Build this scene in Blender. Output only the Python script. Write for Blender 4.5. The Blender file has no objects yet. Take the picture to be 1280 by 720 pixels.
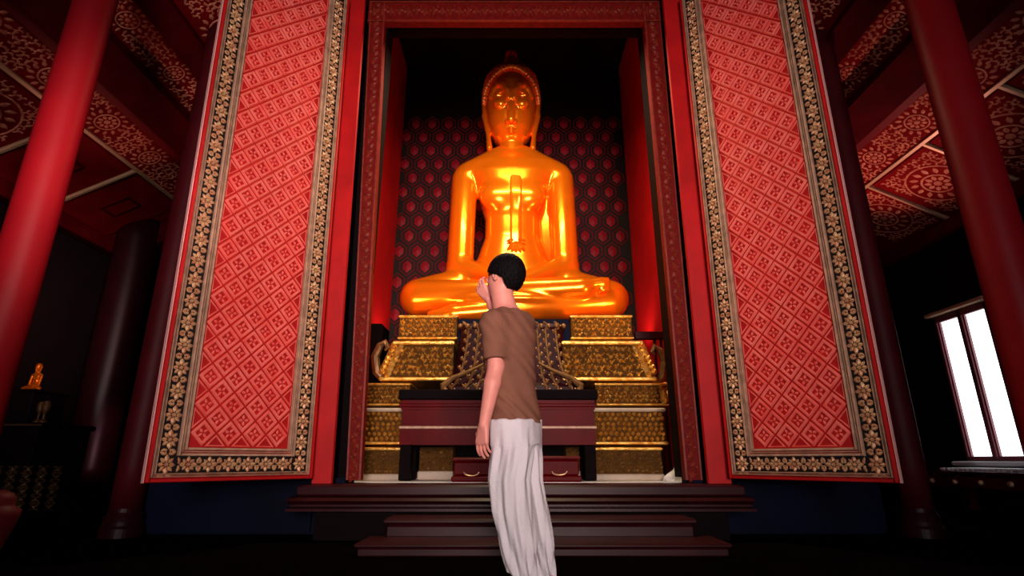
import bpy, math, random
import numpy as np
from mathutils import Vector, Matrix, noise
random.seed(7)
PI = math.pi
H = 0.60                       # camera height above the floor
F = 680.0                      # focal length in pixels of a 1280 wide frame
TH = math.atan(0.3153)
CT, ST = math.cos(TH), math.sin(TH)
scene = bpy.context.scene
COL = scene.collection

def W(u, v, Y):
    """a point of the place at distance Y, from where the photo shows it"""
    a = (u-640)/F; b = (360-v)/F
    y = CT-b*ST; z = ST+b*CT
    return Vector((a/y*Y, Y, z/y*Y+H))
def Wz(v, Y): return W(640, v, Y).z
def Wx(u, v, Y): return W(u, v, Y).x

# ------------------------------------------------------------------ materials
def mat(name, col, rough=.5, metal=0., spec=.5, noise_amt=0., noise_scale=8., col2=None, bump=0., bump_scale=40., coat=0., tint=None, emit=None):
    m = bpy.data.materials.new(name); m.use_nodes = True
    nt = m.node_tree; b = nt.nodes['Principled BSDF']
    b.inputs['Base Color'].default_value = (*col, 1)
    b.inputs['Roughness'].default_value = rough
    b.inputs['Metallic'].default_value = metal
    b.inputs['Specular IOR Level'].default_value = spec
    b.inputs['Coat Weight'].default_value = coat
    b.inputs['Coat Roughness'].default_value = .12
    if tint: b.inputs['Specular Tint'].default_value = (*tint, 1)
    tc = nt.nodes.new('ShaderNodeTexCoord')
    if noise_amt > 0:
        n = nt.nodes.new('ShaderNodeTexNoise'); n.inputs['Scale'].default_value = noise_scale; n.inputs['Detail'].default_value = 5
        nt.links.new(tc.outputs['Object'], n.inputs['Vector'])
        r = nt.nodes.new('ShaderNodeValToRGB')
        r.color_ramp.elements[0].position = .35; r.color_ramp.elements[1].position = .65
        r.color_ramp.elements[0].color = (*col, 1)
        c2 = col2 if col2 else tuple(c*(1-noise_amt) for c in col)
        r.color_ramp.elements[1].color = (*c2, 1)
        nt.links.new(n.outputs['Fac'], r.inputs['Fac'])
        nt.links.new(r.outputs['Color'], b.inputs['Base Color'])
    if bump > 0:
        n2 = nt.nodes.new('ShaderNodeTexNoise'); n2.inputs['Scale'].default_value = bump_scale; n2.inputs['Detail'].default_value = 3
        nt.links.new(tc.outputs['Object'], n2.inputs['Vector'])
        bp = nt.nodes.new('ShaderNodeBump'); bp.inputs['Strength'].default_value = bump; bp.inputs['Distance'].default_value = .02
        nt.links.new(n2.outputs['Fac'], bp.inputs['Height'])
        nt.links.new(bp.outputs['Normal'], b.inputs['Normal'])
    if emit:
        b.inputs['Emission Color'].default_value = (*emit[0], 1); b.inputs['Emission Strength'].default_value = emit[1]
    return m

M = {}
M['red'] = mat('red lacquer', (.58,.010,.012), .5, spec=.25, noise_amt=.25, noise_scale=3, bump=.06, bump_scale=25)
M['redcol'] = mat('column red paint', (.25,.004,.009), .5, spec=.14, noise_amt=.18, noise_scale=2.2, bump=.05)
M['reddk'] = mat('dark red paint', (.075,.003,.007), .55, spec=.15, noise_amt=.3, noise_scale=3)
M['redfield'] = mat('red door ground', (.52,.012,.012), .55, spec=.3, noise_amt=.2, noise_scale=6)
M['pink'] = mat('pale red stencil relief', (.95,.20,.165), .42, noise_amt=.3, noise_scale=9, col2=(.88,.11,.09))
M['beige'] = mat('worn gilt moulding', (.66,.40,.27), .5, metal=.15, noise_amt=.35, noise_scale=14, bump=.15)
M['tan'] = mat('dull gold flowers', (.68,.43,.22), .42, metal=.2, noise_amt=.4, noise_scale=20, col2=(.58,.26,.13))
M['black'] = mat('black lacquer ground', (.012,.008,.008), .6, spec=.2)
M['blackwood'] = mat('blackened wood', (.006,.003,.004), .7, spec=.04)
M['navy'] = mat('navy painted wall', (.004,.007,.030), .75, spec=.1, noise_amt=.5, noise_scale=1.2, col2=(.002,.003,.010))
M['maroon'] = mat('glossy maroon lacquer', (.034,.003,.006), .38, spec=.25, noise_amt=.3, noise_scale=4)
M['maroon2'] = mat('red lacquer panels', (.13,.001,.004), .45, spec=.08, noise_amt=.3, noise_scale=4)
M['frame'] = mat('carved frame red', (.20,.007,.006), .6, spec=.12, noise_amt=.35, noise_scale=18)
M['frame_gold'] = mat('rubbed gilding on frame', (.30,.028,.012), .5, metal=.1, noise_amt=.4, noise_scale=20)
M['lattice'] = mat('red stencil on back wall', (.26,.004,.014), .6, spec=.2, noise_amt=.3, noise_scale=5)
M['lattice_dk'] = mat('dark red stencil lines', (.13,.004,.008), .6, spec=.2)
M['gold'] = mat('burnished gold', (1.0,.205,.005), .24, metal=.62, tint=(1,.75,.3), noise_amt=.10, noise_scale=3, bump=.04, bump_scale=4, coat=.25)
M['gold_dk'] = mat('aged gold', (.85,.24,.02), .33, metal=.5, bump=.2, bump_scale=30)
M['bead'] = mat('pale gold beads', (.95,.6,.35), .3, metal=.4)
M['carve'] = mat('carved gilding', (1.0,.66,.16), .24, metal=.65, noise_amt=.5, noise_scale=16, col2=(.60,.26,.03), bump=.3, bump_scale=60)
M['carve2'] = mat('carved gilding on dark', (.85,.58,.22), .3, metal=.6, noise_amt=.5, noise_scale=16, col2=(.22,.12,.03))
M['carve_bg'] = mat('carved ground', (.11,.045,.006), .7, spec=.1, noise_amt=.4, noise_scale=12)
M['cream'] = mat('cream painted edge', (.62,.50,.38), .55, noise_amt=.2, noise_scale=9)
M['ceil'] = mat('ceiling red boards', (.30,.005,.008), .7, spec=.03, noise_amt=.3, noise_scale=3)
M['ceil_gold'] = mat('ceiling stencil gold', (.92,.33,.19), .5, spec=.2, noise_amt=.45, noise_scale=12, col2=(.65,.14,.08))
M['slat'] = mat('gilded ceiling slat', (.72,.42,.24), .4, metal=.2)
M['beam'] = mat('ceiling beam maroon', (.12,.002,.006), .7, spec=.03, noise_amt=.3, noise_scale=4)
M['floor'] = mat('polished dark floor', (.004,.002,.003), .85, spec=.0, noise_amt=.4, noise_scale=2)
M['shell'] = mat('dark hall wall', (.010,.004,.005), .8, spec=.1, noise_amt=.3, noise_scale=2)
M['shrine'] = mat('shrine red wall', (.62,.004,.006), .55, spec=.3, noise_amt=.2, noise_scale=2)
M['winframe'] = mat('window frame paint', (.20,.03,.04), .4)
M['white'] = mat('white painted plaster', (.75,.74,.74), .5)
M['skin'] = mat('skin', (.82,.31,.25), .48, spec=.4, noise_amt=.12, noise_scale=14)
M['hair'] = mat('black hair', (.004,.003,.004), .6, spec=.08, bump=.6, bump_scale=90)
M['shirt'] = mat('brown cotton', (.235,.098,.062), .85, spec=.15, noise_amt=.15, noise_scale=9, bump=.15, bump_scale=120)
M['pants'] = mat('white linen', (.74,.70,.74), .85, spec=.15, noise_amt=.08, noise_scale=6, bump=.2, bump_scale=100)
M['nail'] = mat('fingernail', (.80,.48,.40), .3)
M['greenish'] = mat('green glass inlay', (.25,.30,.08), .3)
M['aged'] = mat('shaded aisle gold', (.09,.04,.010), .55, metal=.3)  # gold darkened to carry the shade of the dim aisle
M['rib'] = mat('dull gold on maroon', (.34,.17,.06), .4, metal=.5, noise_amt=.4, noise_scale=20)
M['gloss'] = mat('mirror maroon lacquer', (.05,.003,.006), .10, spec=.6)
M['flame'] = mat('red gilt flame', (.85,.10,.03), .35, metal=.3)
M['worn'] = mat('worn edge highlight', (.85,.45,.42), .5)  # pale tone holds an edge highlight as well as wear
M['lamp'] = mat('lamp glass', (.9,.5,.3), .4, emit=((1,.45,.3), 3))
M['glass'] = mat('window glass', (.9,.9,.9), .1)
nt = M['glass'].node_tree; nt.nodes.clear()
mo = nt.nodes.new('ShaderNodeOutputMaterial'); mx = nt.nodes.new('ShaderNodeMixShader'); mx.inputs[0].default_value = .06
tr = nt.nodes.new('ShaderNodeBsdfTransparent'); gl = nt.nodes.new('ShaderNodeBsdfGlossy'); gl.inputs['Roughness'].default_value = .03
nt.links.new(tr.outputs[0], mx.inputs[1]); nt.links.new(gl.outputs[0], mx.inputs[2]); nt.links.new(mx.outputs[0], mo.inputs[0])
M['metal'] = mat('black metal lamp body', (.02,.02,.02), .4, metal=.8)

# ------------------------------------------------------------------ mesh builder
ORIG = {}
class MB:
    def __init__(s): s.v = []; s.f = []; s.m = []
    def add(s, vs, fs, m=0):
        n = len(s.v); s.v.extend([tuple(p) for p in vs])
        for f in fs: s.f.append([i+n for i in f]); s.m.append(m)
    def hexa(s, p, m=0):      # 8 points: bottom 4 ccw, top 4 ccw
        s.add(p, [(3,2,1,0),(4,5,6,7),(0,1,5,4),(1,2,6,5),(2,3,7,6),(3,0,4,7)], m)
    def box(s, x0,x1,y0,y1,z0,z1, m=0, bev=0.0):
        if bev <= 0:
            s.hexa([(x0,y0,z0),(x1,y0,z0),(x1,y1,z0),(x0,y1,z0),(x0,y0,z1),(x1,y0,z1),(x1,y1,z1),(x0,y1,z1)], m); return
        b = min(bev, (x1-x0)*.45, (y1-y0)*.45, (z1-z0)*.45)
        def ring(e, z):
            return [(x0+b+e*0-(0 if e else 0),y0+e,z)]
        # chamfered box : eight-sided rings
        def oct_(i, z):
            X0,X1,Y0,Y1 = x0+i,x1-i,y0+i,y1-i
            c = b*.6
            return [(X0+c,Y0,z),(X1-c,Y0,z),(X1,Y0+c,z),(X1,Y1-c,z),(X1-c,Y1,z),(X0+c,Y1,z),(X0,Y1-c,z),(X0,Y0+c,z)]
        s.rings([oct_(b,z0), oct_(0,z0+b), oct_(0,z1-b), oct_(b,z1)], m)
    def rings(s, rs, m=0, cap=True, closed=True):
        n = len(rs[0]); vs = [p for r in rs for p in r]; fs = []
        for i in range(len(rs)-1):
            for j in range(n if closed else n-1):
                k = (j+1) % n
                fs.append((i*n+j, i*n+k, (i+1)*n+k, (i+1)*n+j))
        if cap and closed:
            fs.append(tuple(range(n-1,-1,-1))); fs.append(tuple((len(rs)-1)*n+j for j in range(n)))
        s.add(vs, fs, m)
    def lathe(s, c, prof, seg=24, m=0, sx=1, sy=1, rot=0):
        rs = []
        for r, z in prof:
            rs.append([(c[0]+sx*r*math.cos(rot+2*PI*j/seg), c[1]+sy*r*math.sin(rot+2*PI*j/seg), c[2]+z) for j in range(seg)])
        s.rings(rs, m)
    def tube(s, pts, rad, seg=8, m=0):
        pts = [Vector(p) for p in pts]
        if not hasattr(rad, '__len__'): rad = [rad]*len(pts)
        rs = []; up = None
        for i, p in enumerate(pts):
            d = (pts[min(i+1,len(pts)-1)]-pts[max(i-1,0)]).normalized()
            if up is None: up = d.orthogonal().normalized()
            a = (up-d*up.dot(d)).normalized(); up = a
            b = d.cross(a)
            rs.append([tuple(p+(a*math.cos(2*PI*j/seg)+b*math.sin(2*PI*j/seg))*rad[i]) for j in range(seg)])
        s.rings(rs, m)
    def sphere(s, c, r, m=0, seg=10, rings=6, sc=(1,1,1)):
        prof = [(max(1e-4, math.sin(PI*i/rings))*r, -math.cos(PI*i/rings)*r*sc[2]) for i in range(rings+1)]
        s.lathe(c, prof, seg, m, sc[0], sc[1])
    # relief work on a plane: fr = (origin, ax, ay, normal)
    def petal(s, fr, cx, cy, ang, L, Wd, h, m=0, tip=.5, n=4):
        O, ax, ay, N = fr
        ca, sa = math.cos(ang), math.sin(ang)
        def P(l, w, z):
            x = cx+l*ca-w*sa; y = cy+l*sa+w*ca
            return O+ax*x+ay*y+N*z
        out = []; ridge = []
        for i in range(n+1):
            t = i/n
            w = Wd*.5*(math.sin(PI*t**(.9 if tip < .6 else 1.4)))**.8 if 0 < t < 1 else 0
            out.append((t*L, w))
        vs = [P(0,0,0)]; 
        for l, w in out[1:-1]: vs += [P(l,w,0), P(l,0,h), P(l,-w,0)]
        vs.append(P(L,0,0)); e = len(vs)-1
        fs = [(0,2,1),(0,3,2)]
        for i in range(n-2):
            a = 1+3*i; fs += [(a,a+1,a+4,a+3),(a+1,a+2,a+5,a+4)]
        a = 1+3*(n-2); fs += [(a,a+1,e),(a+1,a+2,e)]
        s.add(vs, fs, m)
    def disc(s, fr, cx, cy, r, h, m=0, n=8):
        O, ax, ay, N = fr
        vs = [O+ax*(cx+r*math.cos(2*PI*i/n))+ay*(cy+r*math.sin(2*PI*i/n)) for i in range(n)]
        vs += [O+ax*(cx+.6*r*math.cos(2*PI*i/n))+ay*(cy+.6*r*math.sin(2*PI*i/n))+N*h for i in range(n)]
        s.add(vs, [(i,(i+1)%n,n+(i+1)%n,n+i) for i in range(n)]+[tuple(range(n,2*n))], m)
    def ringrel(s, fr, pts, wid, h, m=0):
        """raised closed band through 2D pts (centre cx,cy known by mean)"""
        O, ax, ay, N = fr
        cx = sum(p[0] for p in pts)/len(pts); cy = sum(p[1] for p in pts)/len(pts); n = len(pts)
        def P(p, z): return O+ax*p[0]+ay*p[1]+N*z
        def sc(p, k): return (cx+(p[0]-cx)*k, cy+(p[1]-cy)*k)
        R = max(math.hypot(p[0]-cx, p[1]-cy) for p in pts)
        q = wid/R
        L = [[P(sc(p,1),0) for p in pts],[P(sc(p,1-.25*q),h) for p in pts],[P(sc(p,1-.75*q),h) for p in pts],[P(sc(p,1-q),0) for p in pts]]
        s.rings(L, m, cap=False)
    def slab(s, fr, x0,x1,y0,y1,z0,z1, m=0, ch=0.):
        O, ax, ay, N = fr
        def P(x,y,z): return O+ax*x+ay*y+N*z
        s.hexa([P(x0,y0,z0),P(x1,y0,z0),P(x1,y1,z0),P(x0,y1,z0),P(x0+ch,y0+ch,z1),P(x1-ch,y0+ch,z1),P(x1-ch,y1-ch,z1),P(x0+ch,y1-ch,z1)], m)
    def build(s, name, mats, parent=None, smooth=False):
        if not isinstance(mats, (list, tuple)): mats = [mats]
        o0 = ORIG.get(parent.name, Vector((0,0,0))) if parent else Vector((0,0,0))
        me = bpy.data.meshes.new(name)
        me.from_pydata([(p[0]-o0[0],p[1]-o0[1],p[2]-o0[2]) for p in s.v], [], s.f)
        for mm in mats: me.materials.append(mm)
        me.polygons.foreach_set('material_index', s.m)
        if smooth: me.polygons.foreach_set('use_smooth', [True]*len(s.f))
        me.update()
        o = bpy.data.objects.new(name, me); COL.objects.link(o)
        if parent: o.parent = parent; ORIG[o.name] = o0
        return o
def thing(name, label, cat, loc=(0,0,0), group=None):
    o = bpy.data.objects.new(name, None); COL.objects.link(o); o.location = loc; o.empty_display_size = .2
    ORIG[o.name] = Vector(loc); o['label'] = label; o['category'] = cat; o['kind'] = 'thing'
    if group: o['group'] = group
    return o
def tag(o, label, cat, group=None):
    o['label'] = label; o['category'] = cat; o['kind'] = 'thing'
    if group: o['group'] = group
    return o
def struct(o): o['kind'] = 'structure'; return o
def frame(O, A, B, N=None):
    """frame from origin, direction A (x), direction B (y)"""
    O = Vector(O); A = Vector(A).normalized(); B = Vector(B).normalized()
    n = A.cross(B).normalized() if N is None else Vector(N).normalized()
    return (O, A, B, n)

# ------------------------------------------------------------------ implicit surfaces
def rc(p, a, b, ra, rb, sc=(1,1,1)):
    X,Y,Z = p; a = np.array(a, float); b = np.array(b, float); s = np.array(sc, float)
    X = (X-a[0])/s[0]; Y = (Y-a[1])/s[1]; Z = (Z-a[2])/s[2]; d = (b-a)/s
    L = float(d@d) or 1e-9
    t = np.clip((X*d[0]+Y*d[1]+Z*d[2])/L, 0, 1)
    return (np.sqrt((X-t*d[0])**2+(Y-t*d[1])**2+(Z-t*d[2])**2)-(ra+(rb-ra)*t))*min(sc)
def el(p, c, r, R=None):
    X,Y,Z = p[0]-c[0], p[1]-c[1], p[2]-c[2]
    if R is not None:        # R rows = local axes
        X,Y,Z = (R[0][0]*X+R[0][1]*Y+R[0][2]*Z, R[1][0]*X+R[1][1]*Y+R[1][2]*Z, R[2][0]*X+R[2][1]*Y+R[2][2]*Z)
    k = np.sqrt((X/r[0])**2+(Y/r[1])**2+(Z/r[2])**2)
    k2 = np.sqrt((X/r[0]**2)**2+(Y/r[1]**2)**2+(Z/r[2]**2)**2)+1e-9
    return k*(k-1)/k2
def column(p, zs, rxs, rys, xs=None, ys=None, R=None, e=2.0, cx=0, cy=0):
    """upright body with elliptical sections that change with height"""
    X,Y,Z = p; zf = Z+0*X+0*Y
    rx = np.interp(zf, zs, rxs); ry = np.interp(zf, zs, rys)
    ox = np.interp(zf, zs, xs) if xs is not None else cx
    oy = np.interp(zf, zs, ys) if ys is not None else cy
    x = X-ox; y = Y-oy
    if R is not None: x, y = R[0]*x+R[1]*y, -R[1]*x+R[0]*y
    k = (np.abs(x/rx)**e+np.abs(y/ry)**e)**(1/e)
    d = (k-1)*np.minimum(rx, ry)
    return np.maximum(d, np.maximum(zs[0]-zf, zf-zs[-1]))
def smin(a, b, k):
    h = np.clip(.5+.5*(b-a)/k, 0, 1); return b+(a-b)*h-k*h*(1-h)
def smax(a, b, k): return -smin(-a, -b, k)
def surfnet(f, lo, hi, h):
    ax = [np.arange(lo[i], hi[i]+h, h, dtype=np.float32) for i in range(3)]
    p = (ax[0][:,None,None], ax[1][None,:,None], ax[2][None,None,:])
    V = f(p)+np.zeros((len(ax[0]),len(ax[1]),len(ax[2])), np.float32)
    S = V < 0
    n = [len(a) for a in ax]
    cnt = sum(S[i:n[0]-1+i, j:n[1]-1+j, k:n[2]-1+k].astype(np.int8) for i in (0,1) for j in (0,1) for k in (0,1))
    act = (cnt > 0) & (cnt < 8)
    C = np.argwhere(act); idx = -np.ones(act.shape, np.int64); idx[act] = np.arange(len(C))
    acc = np.zeros((len(C),3)); w = np.zeros(len(C))
    for axis in range(3):
        o1, o2 = [a for a in range(3) if a != axis]
        for i in (0,1):
            for j in (0,1):
                q = C.copy(); q[:,o1] += i; q[:,o2] += j
                r = q.copy(); r[:,axis] += 1
                a = V[q[:,0],q[:,1],q[:,2]]; b = V[r[:,0],r[:,1],r[:,2]]
                x = (a < 0) != (b < 0)
                t = np.where(x, a/np.where(x, a-b, 1), 0)
                pos = q.astype(float); pos[:,axis] += t
                acc[x] += pos[x]; w[x] += 1
    vs = acc/w[:,None]*h+np.array(lo)
    faces = []
    for axis in range(3):
        o1, o2 = (axis+1) % 3, (axis+2) % 3
        sl0 = [slice(None)]*3; sl1 = [slice(None)]*3
        sl0[axis] = slice(0,-1); sl1[axis] = slice(1,None)
        A = S[tuple(sl0)]; B = S[tuple(sl1)]
        E = np.argwhere(A != B)
        ok = (E[:,o1] > 0) & (E[:,o2] > 0) & (E[:,o1] < n[o1]-1) & (E[:,o2] < n[o2]-1)
        E = E[ok]; inside = A[E[:,0],E[:,1],E[:,2]]
        def g(d1, d2):
            q = E.copy(); q[:,o1] += d1; q[:,o2] += d2; return idx[q[:,0],q[:,1],q[:,2]]
        Q = np.stack([g(-1,-1), g(0,-1), g(0,0), g(-1,0)], 1)
        Q[~inside] = Q[~inside][:, ::-1]
        faces.append(Q)
    Fc = np.concatenate(faces); Fc = Fc[(Fc >= 0).all(1)]
    return vs, Fc
def add_net(mb, f, lo, hi, h, m=0):
    vs, fs = surfnet(f, lo, hi, h); mb.add(vs.tolist(), fs.tolist(), m)

exec_parts = []
# ================================================================== THE HALL
XW = 6.0; EAVE = H+3.1
def ceil_z(x): return EAVE+.5*(XW-abs(x))
def shell():
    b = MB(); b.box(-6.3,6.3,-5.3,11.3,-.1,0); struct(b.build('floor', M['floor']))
    # outer wall on the right, with its two window openings
    WY = [(6.62,7.50)]; z0w, z1w = H-.02, H+1.92
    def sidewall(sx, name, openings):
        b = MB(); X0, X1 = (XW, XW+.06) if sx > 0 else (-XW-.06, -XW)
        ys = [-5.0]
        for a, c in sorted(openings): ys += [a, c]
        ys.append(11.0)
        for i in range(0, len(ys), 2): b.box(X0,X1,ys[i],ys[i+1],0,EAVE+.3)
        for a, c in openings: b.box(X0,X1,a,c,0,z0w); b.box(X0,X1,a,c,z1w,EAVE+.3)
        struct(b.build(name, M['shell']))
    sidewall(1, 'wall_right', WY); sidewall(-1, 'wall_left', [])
    b = MB(); b.box(-6.25,6.25,11,11.25,0,8); struct(b.build('wall_far', M['shell']))
    # rear wall behind the camera with the open entrance
    b = MB(); b.box(-6.25,-1.6,-5.25,-5,0,8); b.box(1.6,6.25,-5.25,-5,0,8); b.box(-1.6,1.6,-5.25,-5,3.4,8)
    struct(b.build('wall_rear', M['shell']))
    # sloping side ceilings, clerestory walls and the high nave ceiling
    for sx, nm in ((1,'ceiling_right'),(-1,'ceiling_left')):
        b = MB(); xi, xo = 2.4, XW+.2
        b.hexa([(sx*xi,-5,ceil_z(xi)),(sx*xo,-5,ceil_z(xo)),(sx*xo,11,ceil_z(xo)),(sx*xi,11,ceil_z(xi)),
                (sx*xi,-5,ceil_z(xi)+.1),(sx*xo,-5,ceil_z(xo)+.1),(sx*xo,11,ceil_z(xo)+.1),(sx*xi,11,ceil_z(xi)+.1)])
        struct(b.build(nm, M['ceil']))
        b = MB(); b.box(*sorted((sx*2.4,sx*2.55)),-5,11,ceil_z(2.4)-.02,8); struct(b.build('wall_clerestory_'+nm.split('_')[1], M['shell']))
    b = MB(); b.box(-2.55,2.55,-5.2,11.2,8,8.2); struct(b.build('ceiling', M['shell']))
    # doorway wall (front of the shrine), its opening
    oL, oR = -1.42, 1.50; top = H+4.80
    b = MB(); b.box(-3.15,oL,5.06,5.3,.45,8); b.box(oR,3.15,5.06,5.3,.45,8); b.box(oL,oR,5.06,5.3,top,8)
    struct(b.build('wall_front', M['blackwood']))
    b = MB(); b.box(-3.15,-1.45,5.0,5.3,0,.45); b.box(1.56,3.15,5.0,5.3,0,.45); b.box(-1.45,1.56,5.0,5.3,0,.37); b.box(-3.15,-1.7,4.96,5.0,.02,.4,0); b.box(1.8,3.15,4.96,5.0,.02,.4,0)
    struct(b.build('baseboard_front', M['navy']))
    # shrine chamber
    b = MB(); b.box(-2.25,-2.08,5.3,9.1,0,8); struct(b.build('wall_shrine_left', M['shrine']))
    b = MB(); b.box(2.12,2.29,5.3,9.1,0,8); struct(b.build('wall_shrine_right', M['shrine']))
    b = MB(); b.box(-2.08,2.12,9.0,9.2,0,8)
    struct(b.build('wall_shrine_back', M['black']))
    # windows
    for i, (sx, (y0, y1)) in enumerate([(1,WY[0])]):
        X = sx*XW; w = bpy.data.objects.new('window_%d' % (i+1), None); COL.objects.link(w); w.location = (X,(y0+y1)/2,z0w)
        ORIG[w.name] = Vector(w.location); struct(w)
        b = MB(); a0, a1 = sorted((X-sx*.02, X+sx*.03)); t = .04
        b.box(a0,a1,y0,y0+t,z0w,z1w,0,.01); b.box(a0,a1,y1-t,y1,z0w,z1w,0,.01)
        b.box(a0,a1,y0,y1,z1w-.09,z1w,0,.01); b.box(a0,a1,y0,y1,z0w,z0w+.06,0,.01)
        yc = (y0+y1)/2; b.box(a0,a1,yc-.035,yc+.035,z0w,z1w,0,.01)
        for s_ in (0,1):       # casement sashes
            ya, yb = (y0+t, yc-.035) if s_ == 0 else (yc+.035, y1-t)
            b.box(X+sx*.02-.015,X+sx*.02+.015,ya,ya+.02,z0w+.06,z1w-.09); b.box(X+sx*.02-.015,X+sx*.02+.015,yb-.02,yb,z0w+.06,z1w-.09)
        fr_ = b.build('window_frame', M['winframe'], w)
        b = MB(); b.box(X+sx*.05-.004,X+sx*.05+.004,y0+t,yc-.035,z0w+.05,z1w-.08); b.build('window_pane', M['glass'], w)
        b = MB(); b.box(X+sx*.05-.004,X+sx*.05+.004,yc+.035,y1-t,z0w+.05,z1w-.08); b.build('window_pane', M['glass'], w)
        b = MB(); b.box(*sorted((X-sx*.10, X+sx*.2)),y0-.06,y1+.06,z1w,z1w+.05,0,.01); b.build('window_head', M['slat'], w)
        b = MB(); b.box(*sorted((X-sx*.16, X+sx*.26)),y0-.1,y1+.1,z0w-.06,z0w,0,.015); b.build('window_sill', M['white'], w)
shell()

# ------------------------------------------------------------------ ceiling beams and painted panels
def scroll(b, fr, cx, cy, r, seed, m=1, h=.006):
    """rosette: ring of petals round a ring of petals round a boss"""
    rn = random.Random(seed); k = 9
    b.disc(fr, cx, cy, r*.16, h*1.4, m)
    for i in range(k): 
        a = 2*PI*i/k; b.petal(fr, cx+r*.2*math.cos(a), cy+r*.2*math.sin(a), a, r*.30, r*.2, h, m, n=3)
    b.ringrel(fr, [(cx+r*.62*math.cos(2*PI*i/20), cy+r*.62*math.sin(2*PI*i/20)) for i in range(20)], r*.09, h, m)
    for i in range(14):
        a = 2*PI*(i+.5)/14; b.petal(fr, cx+r*.68*math.cos(a), cy+r*.68*math.sin(a), a+.35, r*.36, r*.2, h, m, n=3)
def foliage(b, fr, x0, x1, y0, y1, step, seed, avoid=(), m=1, h=.006):
    rn = random.Random(seed); y = y0+step*.5
    while y < y1-step*.3:
        x = x0+step*.5
        while x < x1-step*.3:
            px = x+rn.uniform(-.18,.18)*step; py = y+rn.uniform(-.18,.18)*step
            if not any(math.hypot(px-a, py-c) < r for a, c, r in avoid):
                a0 = rn.uniform(0, 2*PI)
                for q in range(3):
                    a = a0+q*2.1; L = step*rn.uniform(.5,.72)
                    b.petal(fr, px, py, a, L, L*.55, h, m, n=3)
                    b.petal(fr, px+L*.6*math.cos(a), py+L*.6*math.sin(a), a+1.0, L*.6, L*.35, h, m, n=3)
                b.disc(fr, px, py, step*.12, h*1.3, m, 6)
            x += step
        y += step
SL = Vector((1,0,-.5)).normalized(); SLL = math.sqrt(1.25)
def ceiling_side(sx, yj, side):
    A = Vector((0,1,0)); Bv = Vector((sx,0,-.5)).normalized()
    N = Vector((-sx*.5,0,-1)).normalized()
    def fr_at(x): return (Vector((sx*x,0,ceil_z(x))), A, Bv, N)
    bands = [(2.95,3.40,'narrow floral ceiling panel high above, innermost strip %s'),
             (3.66,4.00,'narrow floral ceiling panel between two maroon beams %s'),
             (4.50,4.91,'floral ceiling panel just outside the thick beam %s')]
    sd = {'right':'on the window side', 'left':'above the dark small altar'}[side]
    for k, (x0, x1, lab) in enumerate(bands):
        t = thing('painted_ceiling', lab % sd, 'ceiling', (sx*x0, 3.0, ceil_z(x0)), 'painted ceiling panels %s' % sd)
        fr = fr_at(x0); w = (x1-x0)*SLL
        b = MB(); b.slab(fr, 2.2,9.0,0,w,0,.02,0); b.build('panel_board', M['ceil'], t)
        b = MB(); frp = (fr[0]+N*.02, A, Bv, N); av = []
        y = 2.5+.3*k
        while y < 8.6:
            scroll(b, frp, y, w*.5, w*.46, int(y*10), 0); av.append((y, w*.5, w*.5)); y += .78
        foliage(b, frp, 2.25, 8.9, .03, w-.02, .082, 5+k, av, 0)
        b.build('gilded_flowers', M['ceil_gold'], t)
    # outer coffers
    ys = [yj-1.06*3, yj-1.06*2, yj-1.06, yj, yj+1.06, yj+2.12]
    names = ['nearest the hall front','second from the hall front','just behind the big column','with the round medallion','beyond the medallion panel']
    for k in range(5):
        y0, y1 = ys[k]+.04, ys[k+1]-.04; x0, x1 = 4.96, 5.93; fr = fr_at(x0); w = (x1-x0)*SLL
        t = thing('ceiling_coffer', 'square floral ceiling coffer %s, %s' % (names[k], sd), 'ceiling', (sx*x0, y0, ceil_z(x0)), 'square coffers %s' % sd)
        b = MB(); b.slab(fr, y0,y1,.02,w,0,.02,0); b.build('panel_board', M['ceil'], t)
        frp = (fr[0]+N*.02, A, Bv, N); b = MB(); cy = (y0+y1)/2
        if side == 'left' and k >= 3:
            t['label'] = 'plain red ceiling coffer with a small raised rectangle, '+('beside the gilded slat' if k == 3 else 'farthest back')+', small altar side'
            b.ringrel(frp, [(cy-.14,w*.5-.2),(cy+.14,w*.5-.2),(cy+.14,w*.5+.2),(cy-.14,w*.5+.2)], .05, .02); b.build('raised_rectangle', M['beam'], t); continue
        scroll(b, frp, cy, w*.5, .3, k, 0)
        b.ringrel(frp, [(cy+.36*math.cos(2*PI*i/28), w*.5+.36*math.sin(2*PI*i/28)) for i in range(28)], .025, .006, 0)
        foliage(b, frp, y0+.05, y1-.05, .07, w-.05, .085, 50+k, [(cy, w*.5, .38)], 0)
        b.build('gilded_flowers', M['ceil_gold'], t)
    # slats between coffers
    for k, y in enumerate(ys[1:5]):
        fr = fr_at(4.93); b = MB(); b.slab(fr, y-.022,y+.022,0,1.2,0,.05,0,.006)
        tag(b.build('ceiling_batten', M['slat']), 'gilded slat across the coffers, %s one %s' % (['nearest','second','third','farthest'][k], sd), 'batten', 'gilded ceiling slats')
    fr = fr_at(4.90); b = MB(); b.slab(fr, 2.2,9,0,.05,0,.05,0,.006)
    tag(b.build('ceiling_batten', M['slat']), 'long gilded slat along the coffers, %s' % sd, 'batten', 'gilded ceiling slats')
    for (x0, x1, dp, lab, mt) in [(3.40,3.66,.16,'slim maroon ceiling beam','beam'),(4.00,4.38,.22,'thick maroon ceiling beam','beam'),(4.38,4.50,.10,'bright red board along the thick beam','redcol')]:
        fr = fr_at(x0); b = MB(); b.slab(fr, 1.5,9.5,0,(x1-x0)*SLL,0,dp,0,.012)
        tag(b.build('ceiling_beam', M[mt]), lab+', '+sd, 'beam', 'ceiling beams')
    b = MB(); b.box(*sorted((sx*5.82,sx*5.99)),1.5,10,EAVE-.22,EAVE-.02,0,.02)
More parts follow.
